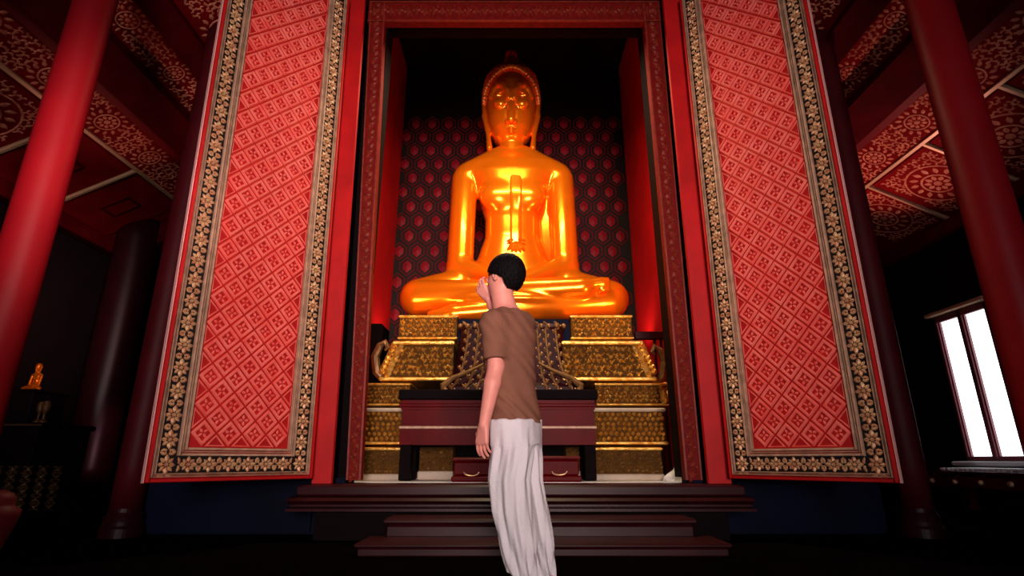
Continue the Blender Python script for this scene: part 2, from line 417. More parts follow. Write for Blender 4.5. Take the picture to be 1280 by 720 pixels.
    tag(b.build('wall_plate_beam', M['beam']), 'dark red beam where the ceiling meets the outer wall, %s' % sd, 'beam', 'ceiling beams')
    b = MB(); fr = fr_at(2.5); yb = yj+2.3; b.slab(fr, yb,yb+.3,0,3.7,0,.3,0,.02)
    tag(b.build('cross_beam', M['beam']), 'dark cross beam at the far end of the coffers, %s' % sd, 'beam', 'ceiling beams')
ceiling_side(1, 5.69, 'right'); ceiling_side(-1, 5.27, 'left')

# ------------------------------------------------------------------ columns
def column_post(x0b, x0t, Y, r, label, mt='redcol', ztop=None, base=True):
    t = thing('temple_column', label, 'column', (x0b, Y, 0), 'red temple columns')
    ztop = ztop or ceil_z(x0b)+r*.5
    b = MB(); rs = []
    for i in range(13):
        z = .18+(ztop-.18)*i/12; x = x0b+(x0t-x0b)*(z/ztop)
        rr = r*(1-.03*i/12)
        rs.append([(x+rr*math.cos(2*PI*j/40), Y+rr*math.sin(2*PI*j/40), z) for j in range(40)])
    b.rings(rs); b.build('shaft', M[mt], t, True)
    b = MB(); b.lathe((x0b,Y,0), [(r*1.35,0),(r*1.35,.07),(r*1.25,.09),(r*1.18,.12),(r*1.22,.15),(r*1.05,.19),(r*1.0,.22)], 40); b.build('column_base', M['maroon'], t)
column_post(-3.27, -3.27, 3.40, .138, 'bright red round column nearest on the side of the small dark altar')
column_post(3.27, 3.27, 3.40, .150, 'big dark red round column nearest on the window side')
column_post(-3.20, -3.20, 4.85, .12, 'maroon column just behind the door, small altar side', 'reddk')
column_post(3.36, 3.36, 4.85, .12, 'maroon column just behind the door, window side', 'reddk')
column_post(-5.60, -5.60, 7.55, .28, 'glossy maroon column far down the dark aisle by the outer wall', 'maroon')

# ------------------------------------------------------------------ door leaves
def flower_unit(b, fr, cx, cy, w, h, vert, rn, m=0):
    """one kanok flower unit of the border, long axis along y when vert"""
    q = PI/2 if vert else 0
    def T(a, r): # polar offset in unit's own direction
        return cx+r*math.cos(a+q), cy+r*math.sin(a+q)
    L = h*.53; Wd = w*.60; z = .010
    b.disc(fr, cx, cy, Wd*.26, z*1.5, m, 6)
    for a, l, ww in ((0,L*.62,Wd*.55),(PI,L*.62,Wd*.55),(PI/2,Wd*.72,Wd*.5),(-PI/2,Wd*.72,Wd*.5),(.75,L*.52,Wd*.42),(-.75,L*.52,Wd*.42),(PI-.75,L*.52,Wd*.42),(PI+.75,L*.52,Wd*.42)):
        x, y = T(a, Wd*.24); b.petal(fr, x, y, a+q+rn.uniform(-.08,.08), l, ww, z, m, n=4)
    for sg in (1,-1):
        for e in (1,-1):
            x, y = T(0, e*L*.72); x2 = x+(-math.sin(q))*sg*Wd*.18; y2 = y+math.cos(q)*sg*Wd*.18
            b.petal(fr, x2, y2, q+sg*e*1.15+(PI if e < 0 else 0), Wd*.75, Wd*.36, z, m, n=3)
            b.petal(fr, x2, y2, q+sg*e*.3+(PI if e < 0 else 0)*1, L*.26, Wd*.3, z, m, n=3)
def door_leaf(bi, bo, ti, to, label, mirror):
    """bi/bo inner and outer bottom corners, ti/to the top ones"""
    bi, bo, ti, to = map(Vector, (bi, bo, ti, to))
    t = thing('carved_door_leaf', label, 'door', bi, 'pair of tall red door leaves')
    Lw = (bo-bi).length; Hh = ti.z-bi.z
    A = (bo-bi).normalized(); UP = (((ti-bi)+(to-bo))*.5).normalized()
    Nn = A.cross(UP).normalized()
    if Nn.y > 0: Nn = -Nn
    fr0 = (bi, A, UP, Nn); Hh = Hh/UP.z
    th = .05
    b = MB(); b.slab(fr0, 0,Lw,0,Hh,-th,0,0); b.build('door_board', M['red'], t)
    b = MB(); b.slab(fr0, Lw,Lw+.010,0,Hh,-.02,.018,0,.002); b.build('worn_arris_glint', M['worn'], t)  # pale strip puts the light caught on this worn edge into colour
    # outer stile with the pale lit arris
    b = MB(); b.slab(fr0, Lw-.032,Lw,0,Hh,0,.022,0,.006); b.slab(fr0, 0,.028,0,Hh,0,.022,0,.006); b.slab(fr0, .028,Lw-.032,0,.03,0,.022,0,.006); b.build('outer_edge', M['red'], t)
    def ringband(e0, e1, z0, z1, name, m, prof=True):
        b = MB()
        hs = [(e0,e1)] if not prof else [(e0,e0+(e1-e0)*.36),(e0+(e1-e0)*.40,e0+(e1-e0)*.62),(e0+(e1-e0)*.66,e1)]
        for i, (a, c) in enumerate(hs):
            zz = z1-(.006 if i == 1 else 0)
            b.slab(fr0, a,c,a,Hh,z0,zz,0,.004); b.slab(fr0, Lw-c,Lw-a,a,Hh,z0,zz,0,.004); b.slab(fr0, c,Lw-c,a,c,z0,zz,0,.004)
        return b.build(name, M[m], t)
    ringband(.032,.062,0,.026,'outer_moulding','beige')
    ringband(.172,.232,0,.030,'inner_moulding','beige')
    # black band with flowers
    b = MB(); b.slab(fr0,.062,.172,.062,Hh,0,.008,0); b.slab(fr0,Lw-.172,Lw-.062,.062,Hh,0,.008,0); b.slab(fr0,.172,Lw-.172,.062,.172,0,.008,0)
    band = b.build('floral_border', M['black'], t)
    frb = (bi+Nn*.008, A, UP, Nn); b = MB(); rn = random.Random(3)
    n = int((Hh-.1)/.165)
    for i in range(n):
        y = .117+.165*i
        for x in (.117, Lw-.117): flower_unit(b, frb, x, y, .098, .165, True, rn)
    n = int(round((Lw-.35)/.15)); st = (Lw-.234)/(n+1)
    for i in range(1, n+1): flower_unit(b, frb, .117+st*i, .117, .098, st, False, rn)
    b.build('gilded_flowers', M['tan'], band)
    # diamond field
    x0, x1, y0 = .232, Lw-.232, .232
    b = MB(); b.slab(fr0, x0,x1,y0,Hh,0,.006,0); fld = b.build('diamond_field', M['redfield'], t)
    frf = (bi+Nn*.006, A, UP, Nn); b = MB(); nx = 4; cw = (x1-x0)/nx; chh = cw*1.10
    rows = int((Hh-y0)/(chh/2))+1
    for r_ in range(rows):
        cy = y0+chh*.5*r_
        for c_ in range(nx+1):
            cx = x0+cw*(c_+(.5 if r_ % 2 else 0))
            if cx > x1+.001: continue
            edgeL = cx-cw*.45 < x0; edgeR = cx+cw*.45 > x1; edgeB = cy-chh*.45 < y0
            if cy+chh*.5 > Hh: continue
            hw, hh = cw*.455, chh*.455
            if not (edgeL or edgeR or edgeB):
                b.ringrel(frf, [(cx+hw,cy),(cx+hw*.42,cy+hh*.58),(cx,cy+hh),(cx-hw*.42,cy+hh*.58),(cx-hw,cy),(cx-hw*.42,cy-hh*.58),(cx,cy-hh),(cx+hw*.42,cy-hh*.58)], cw*.20, .013)
                for a in (0.6, 2.2, 3.8, 5.3):
                    aa = a+(r_*3+c_)%5*.3; b.petal(frf, cx+cw*.02*math.cos(aa), cy+cw*.02*math.sin(aa), aa, cw*.21, cw*.13, .014, n=3)
            else:
                # half motifs along the edges
                sg = []
                if edgeL and not edgeB: sg = [(cx+hw,cy),(cx+hw*.1,cy+hh*.85),(cx+hw*.1,cy-hh*.85)]
                elif edgeR and not edgeB: sg = [(cx-hw,cy),(cx-hw*.1,cy-hh*.85),(cx-hw*.1,cy+hh*.85)]
                elif edgeB and not (edgeL or edgeR): sg = [(cx,cy+hh),(cx-hw*.85,cy+hh*.1),(cx+hw*.85,cy+hh*.1)]
                if sg: b.ringrel(frf, sg, cw*.13, .011)
    b.build('diamond_relief', M['pink'], fld)
    # iron ring pull omitted where the photo shows none; strap hinges sit on the hidden back
    return t
zb = H-.15
def leafpts(uib, uit, uob, uot, Yi, Yo):
    top = 4.78+H
    bi = W(uib,599,Yi); bi.z = zb; bo = W(uob,603,Yo); bo.z = zb
    def ext(bp, ut, Y):
        q = W(ut,0,Y); k = (top-zb)/(q.z-zb); return Vector((bp.x+(q.x-bp.x)*k, Y, top))
    return bi, bo, ext(bi, uit, Yi), ext(bo, uot, Yo)
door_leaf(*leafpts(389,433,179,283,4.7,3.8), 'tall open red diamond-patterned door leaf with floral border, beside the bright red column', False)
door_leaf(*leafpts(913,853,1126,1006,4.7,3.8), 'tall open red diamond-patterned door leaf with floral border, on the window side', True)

# red hinge posts
for (ub0, ub1, ut0, ut1, lab) in [(390,414,434,456,'plain red hinge post beside the door leaf on the bright red column side'),(886,914,829,853,'plain red hinge post beside the door leaf on the window side')]:
    Y = 4.78; z0 = H-.19; z1 = H+5.0
    p = [Wx(ub0,599,Y), Wx(ub1,599,Y)]; q0 = W(ut0,0,Y); q1 = W(ut1,0,Y); k = (z1-z0)/(q0.z-z0)
    q = [p[0]+(q0.x-p[0])*k, p[1]+(q1.x-p[1])*k]
    t = thing('hinge_post', lab, 'post', (p[0],Y,z0), 'hinge posts'); D1, D2 = .05, .278
    b = MB(); b.hexa([(p[0],Y,z0),(p[1],Y,z0),(p[1],Y+D1,z0),(p[0],Y+D1,z0),(q[0],Y,z1),(q[1],Y,z1),(q[1],Y+D1,z1),(q[0],Y+D1,z1)]); b.build('post_face', M['red'], t)
    s_ = -1 if p[0] < 0 else 1; c = .03
    b = MB(); b.hexa([(p[0]+c,Y+D1,z0),(p[1]-c,Y+D1,z0),(p[1]-c,Y+D2,z0),(p[0]+c,Y+D2,z0),(q[0]+c,Y+D1,z1),(q[1]-c,Y+D1,z1),(q[1]-c,Y+D2,z1),(q[0]+c,Y+D2,z1)]); b.build('post_backing', M['blackwood'], t)

# ------------------------------------------------------------------ carved door frame
def door_frame():
    Y = 4.98
    t = thing('carved_doorway', 'tall carved red doorway frame around the golden statue', 'doorway', (0.03,Y,H-.2))
    z0 = Wz(600,Y); ztop = Wz(3,Y); zin = Wz(28,Y)
    def xat(ub, ut, vt, z):
        a = Wx(ub,600,Y); c = W(ut,vt,Y); return a+(c.x-a)*(z-z0)/(c.z-z0)
    E = {'L': ((433,463,3),(451,481,28)), 'R': ((857,805,28),(878,824,3))}
    for s in 'LR':
        (a, b_) = E[s]
        P = [xat(*a, z0), xat(*b_, z0)]; Q = [xat(*a, ztop), xat(*b_, ztop)]
        m = MB()
        m.hexa([(P[0],Y,z0),(P[1],Y,z0),(P[1],Y+.08,z0),(P[0],Y+.08,z0),(Q[0],Y,ztop),(Q[1],Y,ztop),(Q[1],Y+.08,ztop),(Q[0],Y+.08,ztop)],0)
        jm = m.build('jamb', M['frame'], t)
        m = MB(); n = 62; wd = (P[1]-P[0])
        for i in range(n):
            z = z0+(ztop-z0)*(i+.5)/n; x = (P[0]+P[1])/2+((Q[0]+Q[1])/2-(P[0]+P[1])/2)*(i+.5)/n
            fr = frame((x,Y,z),(1,0,0),(0,0,1),(0,-1,0)); sg = 1 if i % 2 else -1
            m.petal(fr, -wd*.1*sg, -.03, PI/2-.6*sg, .075, .05, .014); m.petal(fr, wd*.12*sg, .0, PI/2+.9*sg, .055, .035, .012); m.disc(fr, wd*.22*sg, -.02, .012, .012, 0, 6)
            m.petal(fr, wd*.1*sg, -.02, -PI/2+.5*sg, .05, .03, .012)
        for xx in (.06,.94):
            xa = P[0]+(P[1]-P[0])*xx; xb = Q[0]+(Q[1]-Q[0])*xx
            m.hexa([(xa-.008,Y-.012,z0),(xa+.008,Y-.012,z0),(xa+.008,Y,z0),(xa-.008,Y,z0),(xb-.008,Y-.012,ztop),(xb+.008,Y-.012,ztop),(xb+.008,Y,ztop),(xb-.008,Y,ztop)])
        m.build('carving', M['frame_gold'], jm)
    xl, xr = xat(463-0,463,3,ztop) if False else Wx(463,3,Y), Wx(824,3,Y)
    m = MB(); m.box(xl-.01,xr+.01,Y-.005,Y+.08,zin,ztop); ln = m.build('lintel', M['frame'], t)
    m = MB(); n = 34; st = (xr-xl)/n; hh = (ztop-zin)
    for i in range(n):
        x = xl+st*(i+.5); sg = 1 if i % 2 else -1
        fr = frame((x,Y-.005,(zin+ztop)/2+.015),(1,0,0),(0,0,1),(0,-1,0))
        m.petal(fr, 0, -hh*.24*sg, PI/2*sg, hh*.5, .05, .016); m.petal(fr, -.01, 0, PI-.5*sg, .05, .03, .014); m.petal(fr, .01, 0, .5*sg, .05, .03, .014)
        m.disc(fr, st*.5, hh*.2*sg, .014, .012, 0, 6)
    m.box(xl,xr,Y-.022,Y-.004,zin,zin+.018); m.box(xl,xr,Y-.022,Y-.004,ztop-.018,ztop)
    m.build('carving', M['frame_gold'], ln)
    m = MB(); m.box(xl-.12,xr+.12,Y-.06,Y+.08,ztop+.0,ztop+.11,0,.02); m.build('cornice', M['reddk'], t)
door_frame()

# ------------------------------------------------------------------ sill and stepped plinth
def plinth():
    t = thing('stepped_threshold', 'dark maroon moulded threshold with steps under the golden altar', 'threshold', (0.04,4.5,0))
    zt = H-.205
    m = MB(); m.box(-1.72,1.86,4.62,5.06,zt-.075,zt+.01,0,.015); m.build('sill_board', M['maroon'], t)
    m = MB(); xs0, xs1 = -1.76, 1.9
    prof = [(4.66,zt-.075),(4.58,zt-.085),(4.55,zt-.105),(4.58,zt-.125),(4.62,zt-.135),(4.62,zt-.15),(4.54,zt-.16),(4.54,zt-.18),(4.66,zt-.19),(4.7,zt-.19)]
    m.rings([[(xs0,y,z) for y, z in prof]+[(xs0,5.0,zt-.19),(xs0,5.0,zt-.075)],[(xs1,y,z) for y, z in prof]+[(xs1,5.0,zt-.19),(xs1,5.0,zt-.075)]]); m.build('moulding', M['maroon'], t)
    m = MB(); m.box(-1.55,1.7,4.62,5.0,0,zt-.19); m.build('riser', M['blackwood'], t)
    m = MB(); m.box(-.9,1.3,4.22,4.64,0,.16,0,.02); m.box(-.92,1.32,4.20,4.64,.16,.195,0,.012); m.build('step', M['maroon'], t)
    m = MB(); m.box(-1.0,1.4,3.86,4.24,0,.055,0,.01); m.box(-1.02,1.42,3.84,4.24,.055,.082,0,.01); m.build('step', M['maroon'], t)
plinth()

# ------------------------------------------------------------------ lattice on the back wall
def lattice():
    m = MB(); fr = frame((0,8.999,0),(1,0,0),(0,0,1),(0,-1,0)); px, pz = .315, .29
    z = H+1.2; r_ = 0
    while z < H+6.2:
        x = -2.0+(px/2 if r_ % 2 else 0)
        while x < 2.06:
            hw, hh = px*.24, pz*.40
            pts = [(x,z-hh),(x+hw,z-hh*.4),(x+hw,z+hh*.4),(x,z+hh),(x-hw,z+hh*.4),(x-hw,z-hh*.4)]
            m.ringrel(fr, pts, .001, .0, 0)
            O, ax, ay, N = fr
            m.add([O+ax*a+ay*c+N*.006 for a, c in pts]+[O+ax*x+ay*z+N*.03], [(i,(i+1)%6,6) for i in range(6)], 0)
            pts2 = [(x+(a-x)*1.85, z+(c-z)*1.55) for a, c in pts]
            m.ringrel(fr, pts2, .030, .014, 1)
            x += px
        z += pz; r_ += 1
    tag(m.build('stencilled_lattice', [M['lattice'], M['lattice_dk']]), 'dark red stencilled lattice of pointed cells on the wall behind the golden statue', 'wall panel')
lattice()
# ================================================================== GOLDEN STATUE
def S(u, v, Y): return tuple(W(u, v, Y))
def buddha():
    Yc = 7.45
    base = W(642,398,7.0); t = thing('seated_buddha_statue', 'large golden seated meditating statue with long ears, cross-legged on the carved altar', 'statue', (0.02,7.0,base.z))
    kx = lambda px, v, Y=Yc: px*Y/(F*(CT-((360-v)/F)*ST))
    cx = W(640,280,Yc).x
    tz = [Wz(v,Yc) for v in (372,350,327,300,277,245,222,208,196)]
    tr = [kx(a,v) for a, v in ((64,372),(56,350),(44,327),(34,300),(33,277),(43,245),(54,222),(48,208),(24,196))]
    ty = [.46,.42,.34,.28,.27,.33,.34,.28,.18]
    def body(p):
        d = column(p, tz, tr, ty, cx=cx, cy=Yc, e=2.2)
        for s in (-1, 1):
            X = lambda px: 641+s*px
            sh = rc(p, S(X(8),193,Yc), S(X(56),220,Yc), .17, .20, (1,1,1))
            d = smin(d, sh, .12)
            ua = rc(p, S(X(60),226,Yc-.02), S(X(66),332,Yc-.22), .195, .185)
            d = smin(d, ua, .05)
            fa = rc(p, S(X(65),338,Yc-.24), S(X(10),352,6.86), .19, .12)
            d = smin(d, fa, .07)
            # breasts
            d = smin(d, el(p, S(X(20),246,Yc-.22), (.24,.14,.20)), .10)
        # robe sheet between the torso and the arm on the window side
        d = smin(d, el(p, S(684,290,Yc+.06), (.22,.10,.85)), .05)
        # thighs, knees and crossed shins
        th = rc(p, S(602,356,7.35), S(524,372,6.95), .30, .25)
        th = smin(th, rc(p, S(682,356,7.35), S(762,374,6.95), .30, .25), .05)
        th = smin(th, el(p, (cx, 7.05, Wz(384,7.0)), (1.28,.55,.17)), .06)
        sh1 = rc(p, S(523,373,6.86), S(728,360,6.62), .235, .145)
        sh2 = rc(p, S(762,377,6.86), S(566,393,6.60), .225, .12)
        d = smin(d, th, .10); d = smin(d, sh2, .035); d = smin(d, sh1, .03)
        ft = rc(p, S(728,358,6.62), S(752,354,6.60), .12, .10, (1,1,.8)); d = smin(d, ft, .04)
        ft = rc(p, S(566,392,6.60), S(544,396,6.60), .10, .085); d = smin(d, ft, .04)
        for i in range(5): d = smin(d, rc(p, S(752,350.5+3.0*i,6.56), S(760,349.5+3.0*i,6.57), .036, .03), .012)
        for i in range(4): d = smin(d, rc(p, S(546,391+2.6*i,6.56), S(536,391.5+2.4*i,6.58), .032, .026), .012)
        # hands in the lap
        d = smin(d, el(p, S(640,354,6.80), (.30,.17,.07)), .04)
        for i in range(4): d = smin(d, rc(p, S(622,351+1.6*i,6.64), S(655,352+1.6*i,6.62), .036, .03), .01)
        # flat underside
        return np.maximum(d, (Wz(400,6.6)+.0)-p[2])
    mb = MB(); add_net(mb, body, (-1.75,6.2,base.z-.25), (1.85,8.0,Wz(188,Yc)), .024)
    # head on a finer grid, the same mesh
    Yh = 7.42; hc = 639
    HP = [(172,7.12,4),(169,7.12,13),(164,7.13,20),(156,7.15,25),(146,7.2,29),(132,7.3,32),(120,7.4,32),(106,Yh,29.5),(98,Yh,23),(93,Yh,16),(90,Yh,9)]
    hz = [Wz(v,y) for v, y, q in HP]; hr = [kx(q,v,Yh) for v, y, q in HP]
    Zf = lambda v: Wz(v, float(np.interp(v,[110,130,150,170],[7.03,7.0,7.0,7.10])))
    hx = W(hc,130,Yh).x
    fy = lambda v: Yh-1.12*np.interp(Zf(v), hz, hr)
    def head(p):
        d = column(p, hz, hr, [r*1.12 for r in hr], cx=hx, cy=Yh, e=2.15)
        d = smin(d, rc(p, S(hc,172,Yh+.0), S(640,200,Yc), .205, .19), .05)
        for i, vv in enumerate((186,191)):        # neck rings
            pass
        # nose
        d = smin(d, rc(p, (hx,fy(124)+.02,Zf(124)), (hx,fy(149)-.07,Zf(149)), .035, .055), .03)
        for s in (-1,1):
            d = smin(d, rc(p, (hx+s*.05,fy(149)-.01,Zf(149.5)), (hx+s*.055,fy(149)-.02,Zf(149.5)), .04, .038), .02)
            # brow arch
            pts = [(3.2,124),(5,116),(9.5,109.5),(15,107.8),(20,110.5),(24,116.5)]
            for (a0,v0),(a1,v1) in zip(pts, pts[1:]):
                q0 = np.sqrt(max(0,1-(kx(a0,v0,Yh)/np.interp(Zf(v0),hz,hr))**2)); q1 = np.sqrt(max(0,1-(kx(a1,v1,Yh)/np.interp(Zf(v1),hz,hr))**2))
                y0 = Yh-(Yh-fy(v0))*q0; y1 = Yh-(Yh-fy(v1))*q1
                d = smin(d, rc(p, (hx+s*kx(a0,v0,Yh),y0,Zf(v0)), (hx+s*kx(a1,v1,Yh),y1,Zf(v1)), .046, .046), .022)
            # eye socket and lid
            ex = hx+s*kx(12.5,128,Yh); ey = fy(128)+.07
            d = smax(d, -el(p, (ex+s*.01,ey-.06,Zf(119.5)), (.10,.05,.045)), .03)
            d = smin(d, el(p, (ex,ey-.008,Zf(127.5)), (.115,.085,.10)), .012)
            d = smax(d, -rc(p, (ex-.09,ey-.055,Zf(130.6)), (ex+.09,ey-.055,Zf(130.6)), .010,.010), .006)
            # lips
            d = smin(d, rc(p, (hx,fy(158)-.025,Zf(157.5)), (hx+s*.115,fy(158)+.05,Zf(156.3)), .030, .012), .010)
            d = smin(d, rc(p, (hx,fy(161)-.015,Zf(160.6)), (hx+s*.075,fy(161)+.02,Zf(159.8)), .034, .018), .010)
        d = smin(d, el(p, (hx,fy(170)+.05,Zf(170)), (.11,.09,.075)), .04)
        for s in (-1,1):      # long ears
            U = lambda a: hc+s*a
            d = smin(d, rc(p, S(U(34.5),126,Yh+.05), S(U(33.5),146,Yh+.04), .062, .055, (.6,1.3,1)), .02)
            d = smin(d, rc(p, S(U(33.5),146,Yh+.04), S(U(28.5),170,Yh), .055, .048, (.75,1.2,1)), .02)
            d = smin(d, rc(p, S(U(28.5),170,Yh), S(U(27.0),186,Yh-.04), .048, .066, (.75,1.2,1)), .02)
        return d
    add_net(mb, head, (hx-.62,Yh-.85,Wz(203,Yc)), (hx+.62,Yh+.62,Wz(82,Yh)+.04), .0125)
    bd = mb.build('body', M['gold'], t, True)
    # hair with rows of small curls and an ushnisha
    m = MB()
    hz0, hz1 = Wz(112,Yh), Wz(91,Yh)
    def hairline(az):       # az 0 = facing the viewer
        f = abs(az)/PI
        return Wz(92,7.12)-(Wz(92,7.12)-Wz(128,Yh))*min(1, (f*2.3)**1.6) if f < .45 else Wz(128,Yh)-(f-.45)*.9
    def surf(az, z):
        r = np.interp(z, hz, hr); s_ = max(.0, 1)
        return Vector((hx+math.sin(az)*r*1.02, Yh-math.cos(az)*r*1.12*1.02, z))
    rs = []; nA = 48
    for i in range(9):
        ring = []
        for j in range(nA):
            az = -PI+2*PI*j/nA; zl = hairline(az); z = zl+(hz1+.04-zl)*i/8*.96
            q = surf(az, z); r = np.interp(z, hz, hr)
            ring.append((hx+math.sin(az)*(r+.02), Yh-math.cos(az)*(r*1.12+.02), z))
        rs.append(ring)
    m.rings(rs, 0, cap=False)
    for i in range(12):
        nn = 46-2*i
        for j in range(nn):
            az = -PI+2*PI*(j+.5*(i % 2))/nn; zl = hairline(az); z = zl+(hz1-zl)*(i+.3)/12
            r = np.interp(z, hz, hr); m.sphere((hx+math.sin(az)*(r+.025), Yh-math.cos(az)*(r*1.12+.025), z), .036, 0, 6, 4)
    ush = [(.20,-.12),(.18,-.03),(.14,.03),(.09,.07),(.05,.09)]
    zt = Wz(89,Yh); m.lathe((hx,Yh+.02,zt), ush, 20, 0)
    m.build('hair_curls', M['gold_dk'], t, False)
    m = MB()
    for j in range(37):
        az = -1.72+3.44*j/36; z = hairline(az)-.005; r = np.interp(z, hz, hr)
        m.sphere((hx+math.sin(az)*(r+.03), Yh-math.cos(az)*(r*1.12+.03), z), .021, 0, 6, 4)
    m.build('hairline_beads', M['bead'], t, True)
    m = MB(); zf = Wz(85,Yh); top = Wz(63.5,Yh); hh = top-zf
    m.lathe((hx,Yh,zf-.03), [(.12,0),(.135,.03),(.10,.07),(.08,.09),(.11,.13),(.115,.17),(.08,.22),(.055,.24)], 16, 0)
    m.lathe((hx,Yh,zf+.20), [(.05,0),(.095,.04),(.09,.09),(.04,hh-.28),(.012,hh-.21),(.001,hh-.18)], 16, 1)
    for j in range(8):
        a = 2*PI*j/8; m.petal(frame((hx+.07*math.cos(a),Yh+.07*math.sin(a),zf+.12),(-math.sin(a),math.cos(a),0),(0,0,1),(math.cos(a),math.sin(a),0)),0,0,PI/2,.17,.07,.03,1)
    m.build('flame_finial', [M['greenish'], M['flame']], t, True)
    # sash hanging down the front of the chest
    from mathutils.bvhtree import BVHTree
    bvh = BVHTree.FromPolygons([Vector(q) for q in mb.v], mb.f)
    def skin_y(x, z):
        hit = bvh.ray_cast(Vector((x, 5.0, z)), Vector((0,1,0)))
        return hit[0].y if hit[0] else Yc-.3
    m = MB(); rs = []
    n = 20
    def front(z, off): 
        X = abs(off); r = np.interp(z, tz[::-1] if tz[0] > tz[-1] else tz, tr[::-1] if tz[0] > tz[-1] else tr); yy = np.interp(z, tz, ty)
        return Yc-yy*(max(0,1-(X/r)**2.2))**(1/2.2)
    for i in range(n+1):
        f = i/n; v = 224+(318-224)*f; z = Wz(v,Yc); xc = cx+.055; w = .085; q = min(1, i/5)
        L = [(xc+o*w, skin_y(xc+o*w, z)+.012-d_*q) for o, d_ in ((-1,.022),(-.8,.034),(-.3,.036),(.3,.036),(.8,.034),(1,.022))]
        L += [(xc+w*.6, L[4][1]+.08), (xc-w*.6, L[1][1]+.08)]
        rs.append([(a_, b_, z) for a_, b_ in L])
    m.rings(rs); 
    sash = m.build('sash', M['gold'], t, True)
    m = MB(); z = Wz(316,Yc); fr = frame((cx+.055, skin_y(cx+.055, z)-.02, z),(1,0,0),(0,0,1),(0,-1,0))
    for a in (-2.3,-1.9,-1.57,-1.2,-.8): m.petal(fr, 0, .05, a, .20, .07, .03)
    m.petal(fr, -.03,.08,-2.8,.12,.05,.03); m.petal(fr,.03,.08,-.3,.12,.05,.03)
    m.build('sash_tassel', M['gold'], sash)
    return t, bd
STATUE, BODY = buddha()

# ================================================================== ALTAR
def carve_panel(m, fr, x0, x1, y0, y1, step, rn, mi=1, style=0, h=.03):
    nx = max(1, int(round((x1-x0)/step))); ny = max(1, int(round((y1-y0)/step))); sx = (x1-x0)/nx; sy = (y1-y0)/ny
    for j in range(ny):
        for i in range(nx+(1 if j % 2 else 0)):
            cx = x0+sx*(i+(.5 if j % 2 == 0 else 0)); cy = y0+sy*(j+.5)
            cx = min(max(cx, x0+sx*.3), x1-sx*.3)
            a = rn.uniform(-.9,.9); cy += rn.uniform(-.15,.15)*sy
            if style == 0:      # curling foliage
                s_ = 1 if (i+j) % 2 else -1
                m.petal(fr, cx, cy-sy*.45, PI/2+a, sy*.95, sx*.5, h, mi, n=3)
                m.petal(fr, cx, cy-sy*.1, PI/2-1.0*s_+a, sx*.62, sy*.36, h, mi, n=3)
                m.petal(fr, cx, cy+sy*.1, PI/2+1.3*s_+a, sx*.5, sy*.3, h*.8, mi, n=3)
                m.disc(fr, cx+s_*sx*.3, cy+sy*.25, sx*.13, h, mi, 5)
            elif style == 1:    # lotus petals
                m.petal(fr, cx, cy-sy*.5, PI/2+a*.15, sy*1.05, sx*.82, h*1.3, mi, n=4)
                m.petal(fr, cx, cy-sy*.35, PI/2, sy*.6, sx*.3, h*2.0, mi, n=3)
            else:               # small leaf scatter
                m.petal(fr, cx, cy-sy*.3, PI/2+a*2, sy*.75, sx*.45, h, mi, n=3)
                m.petal(fr, cx, cy, a*4, sx*.45, sy*.3, h, mi, n=3)
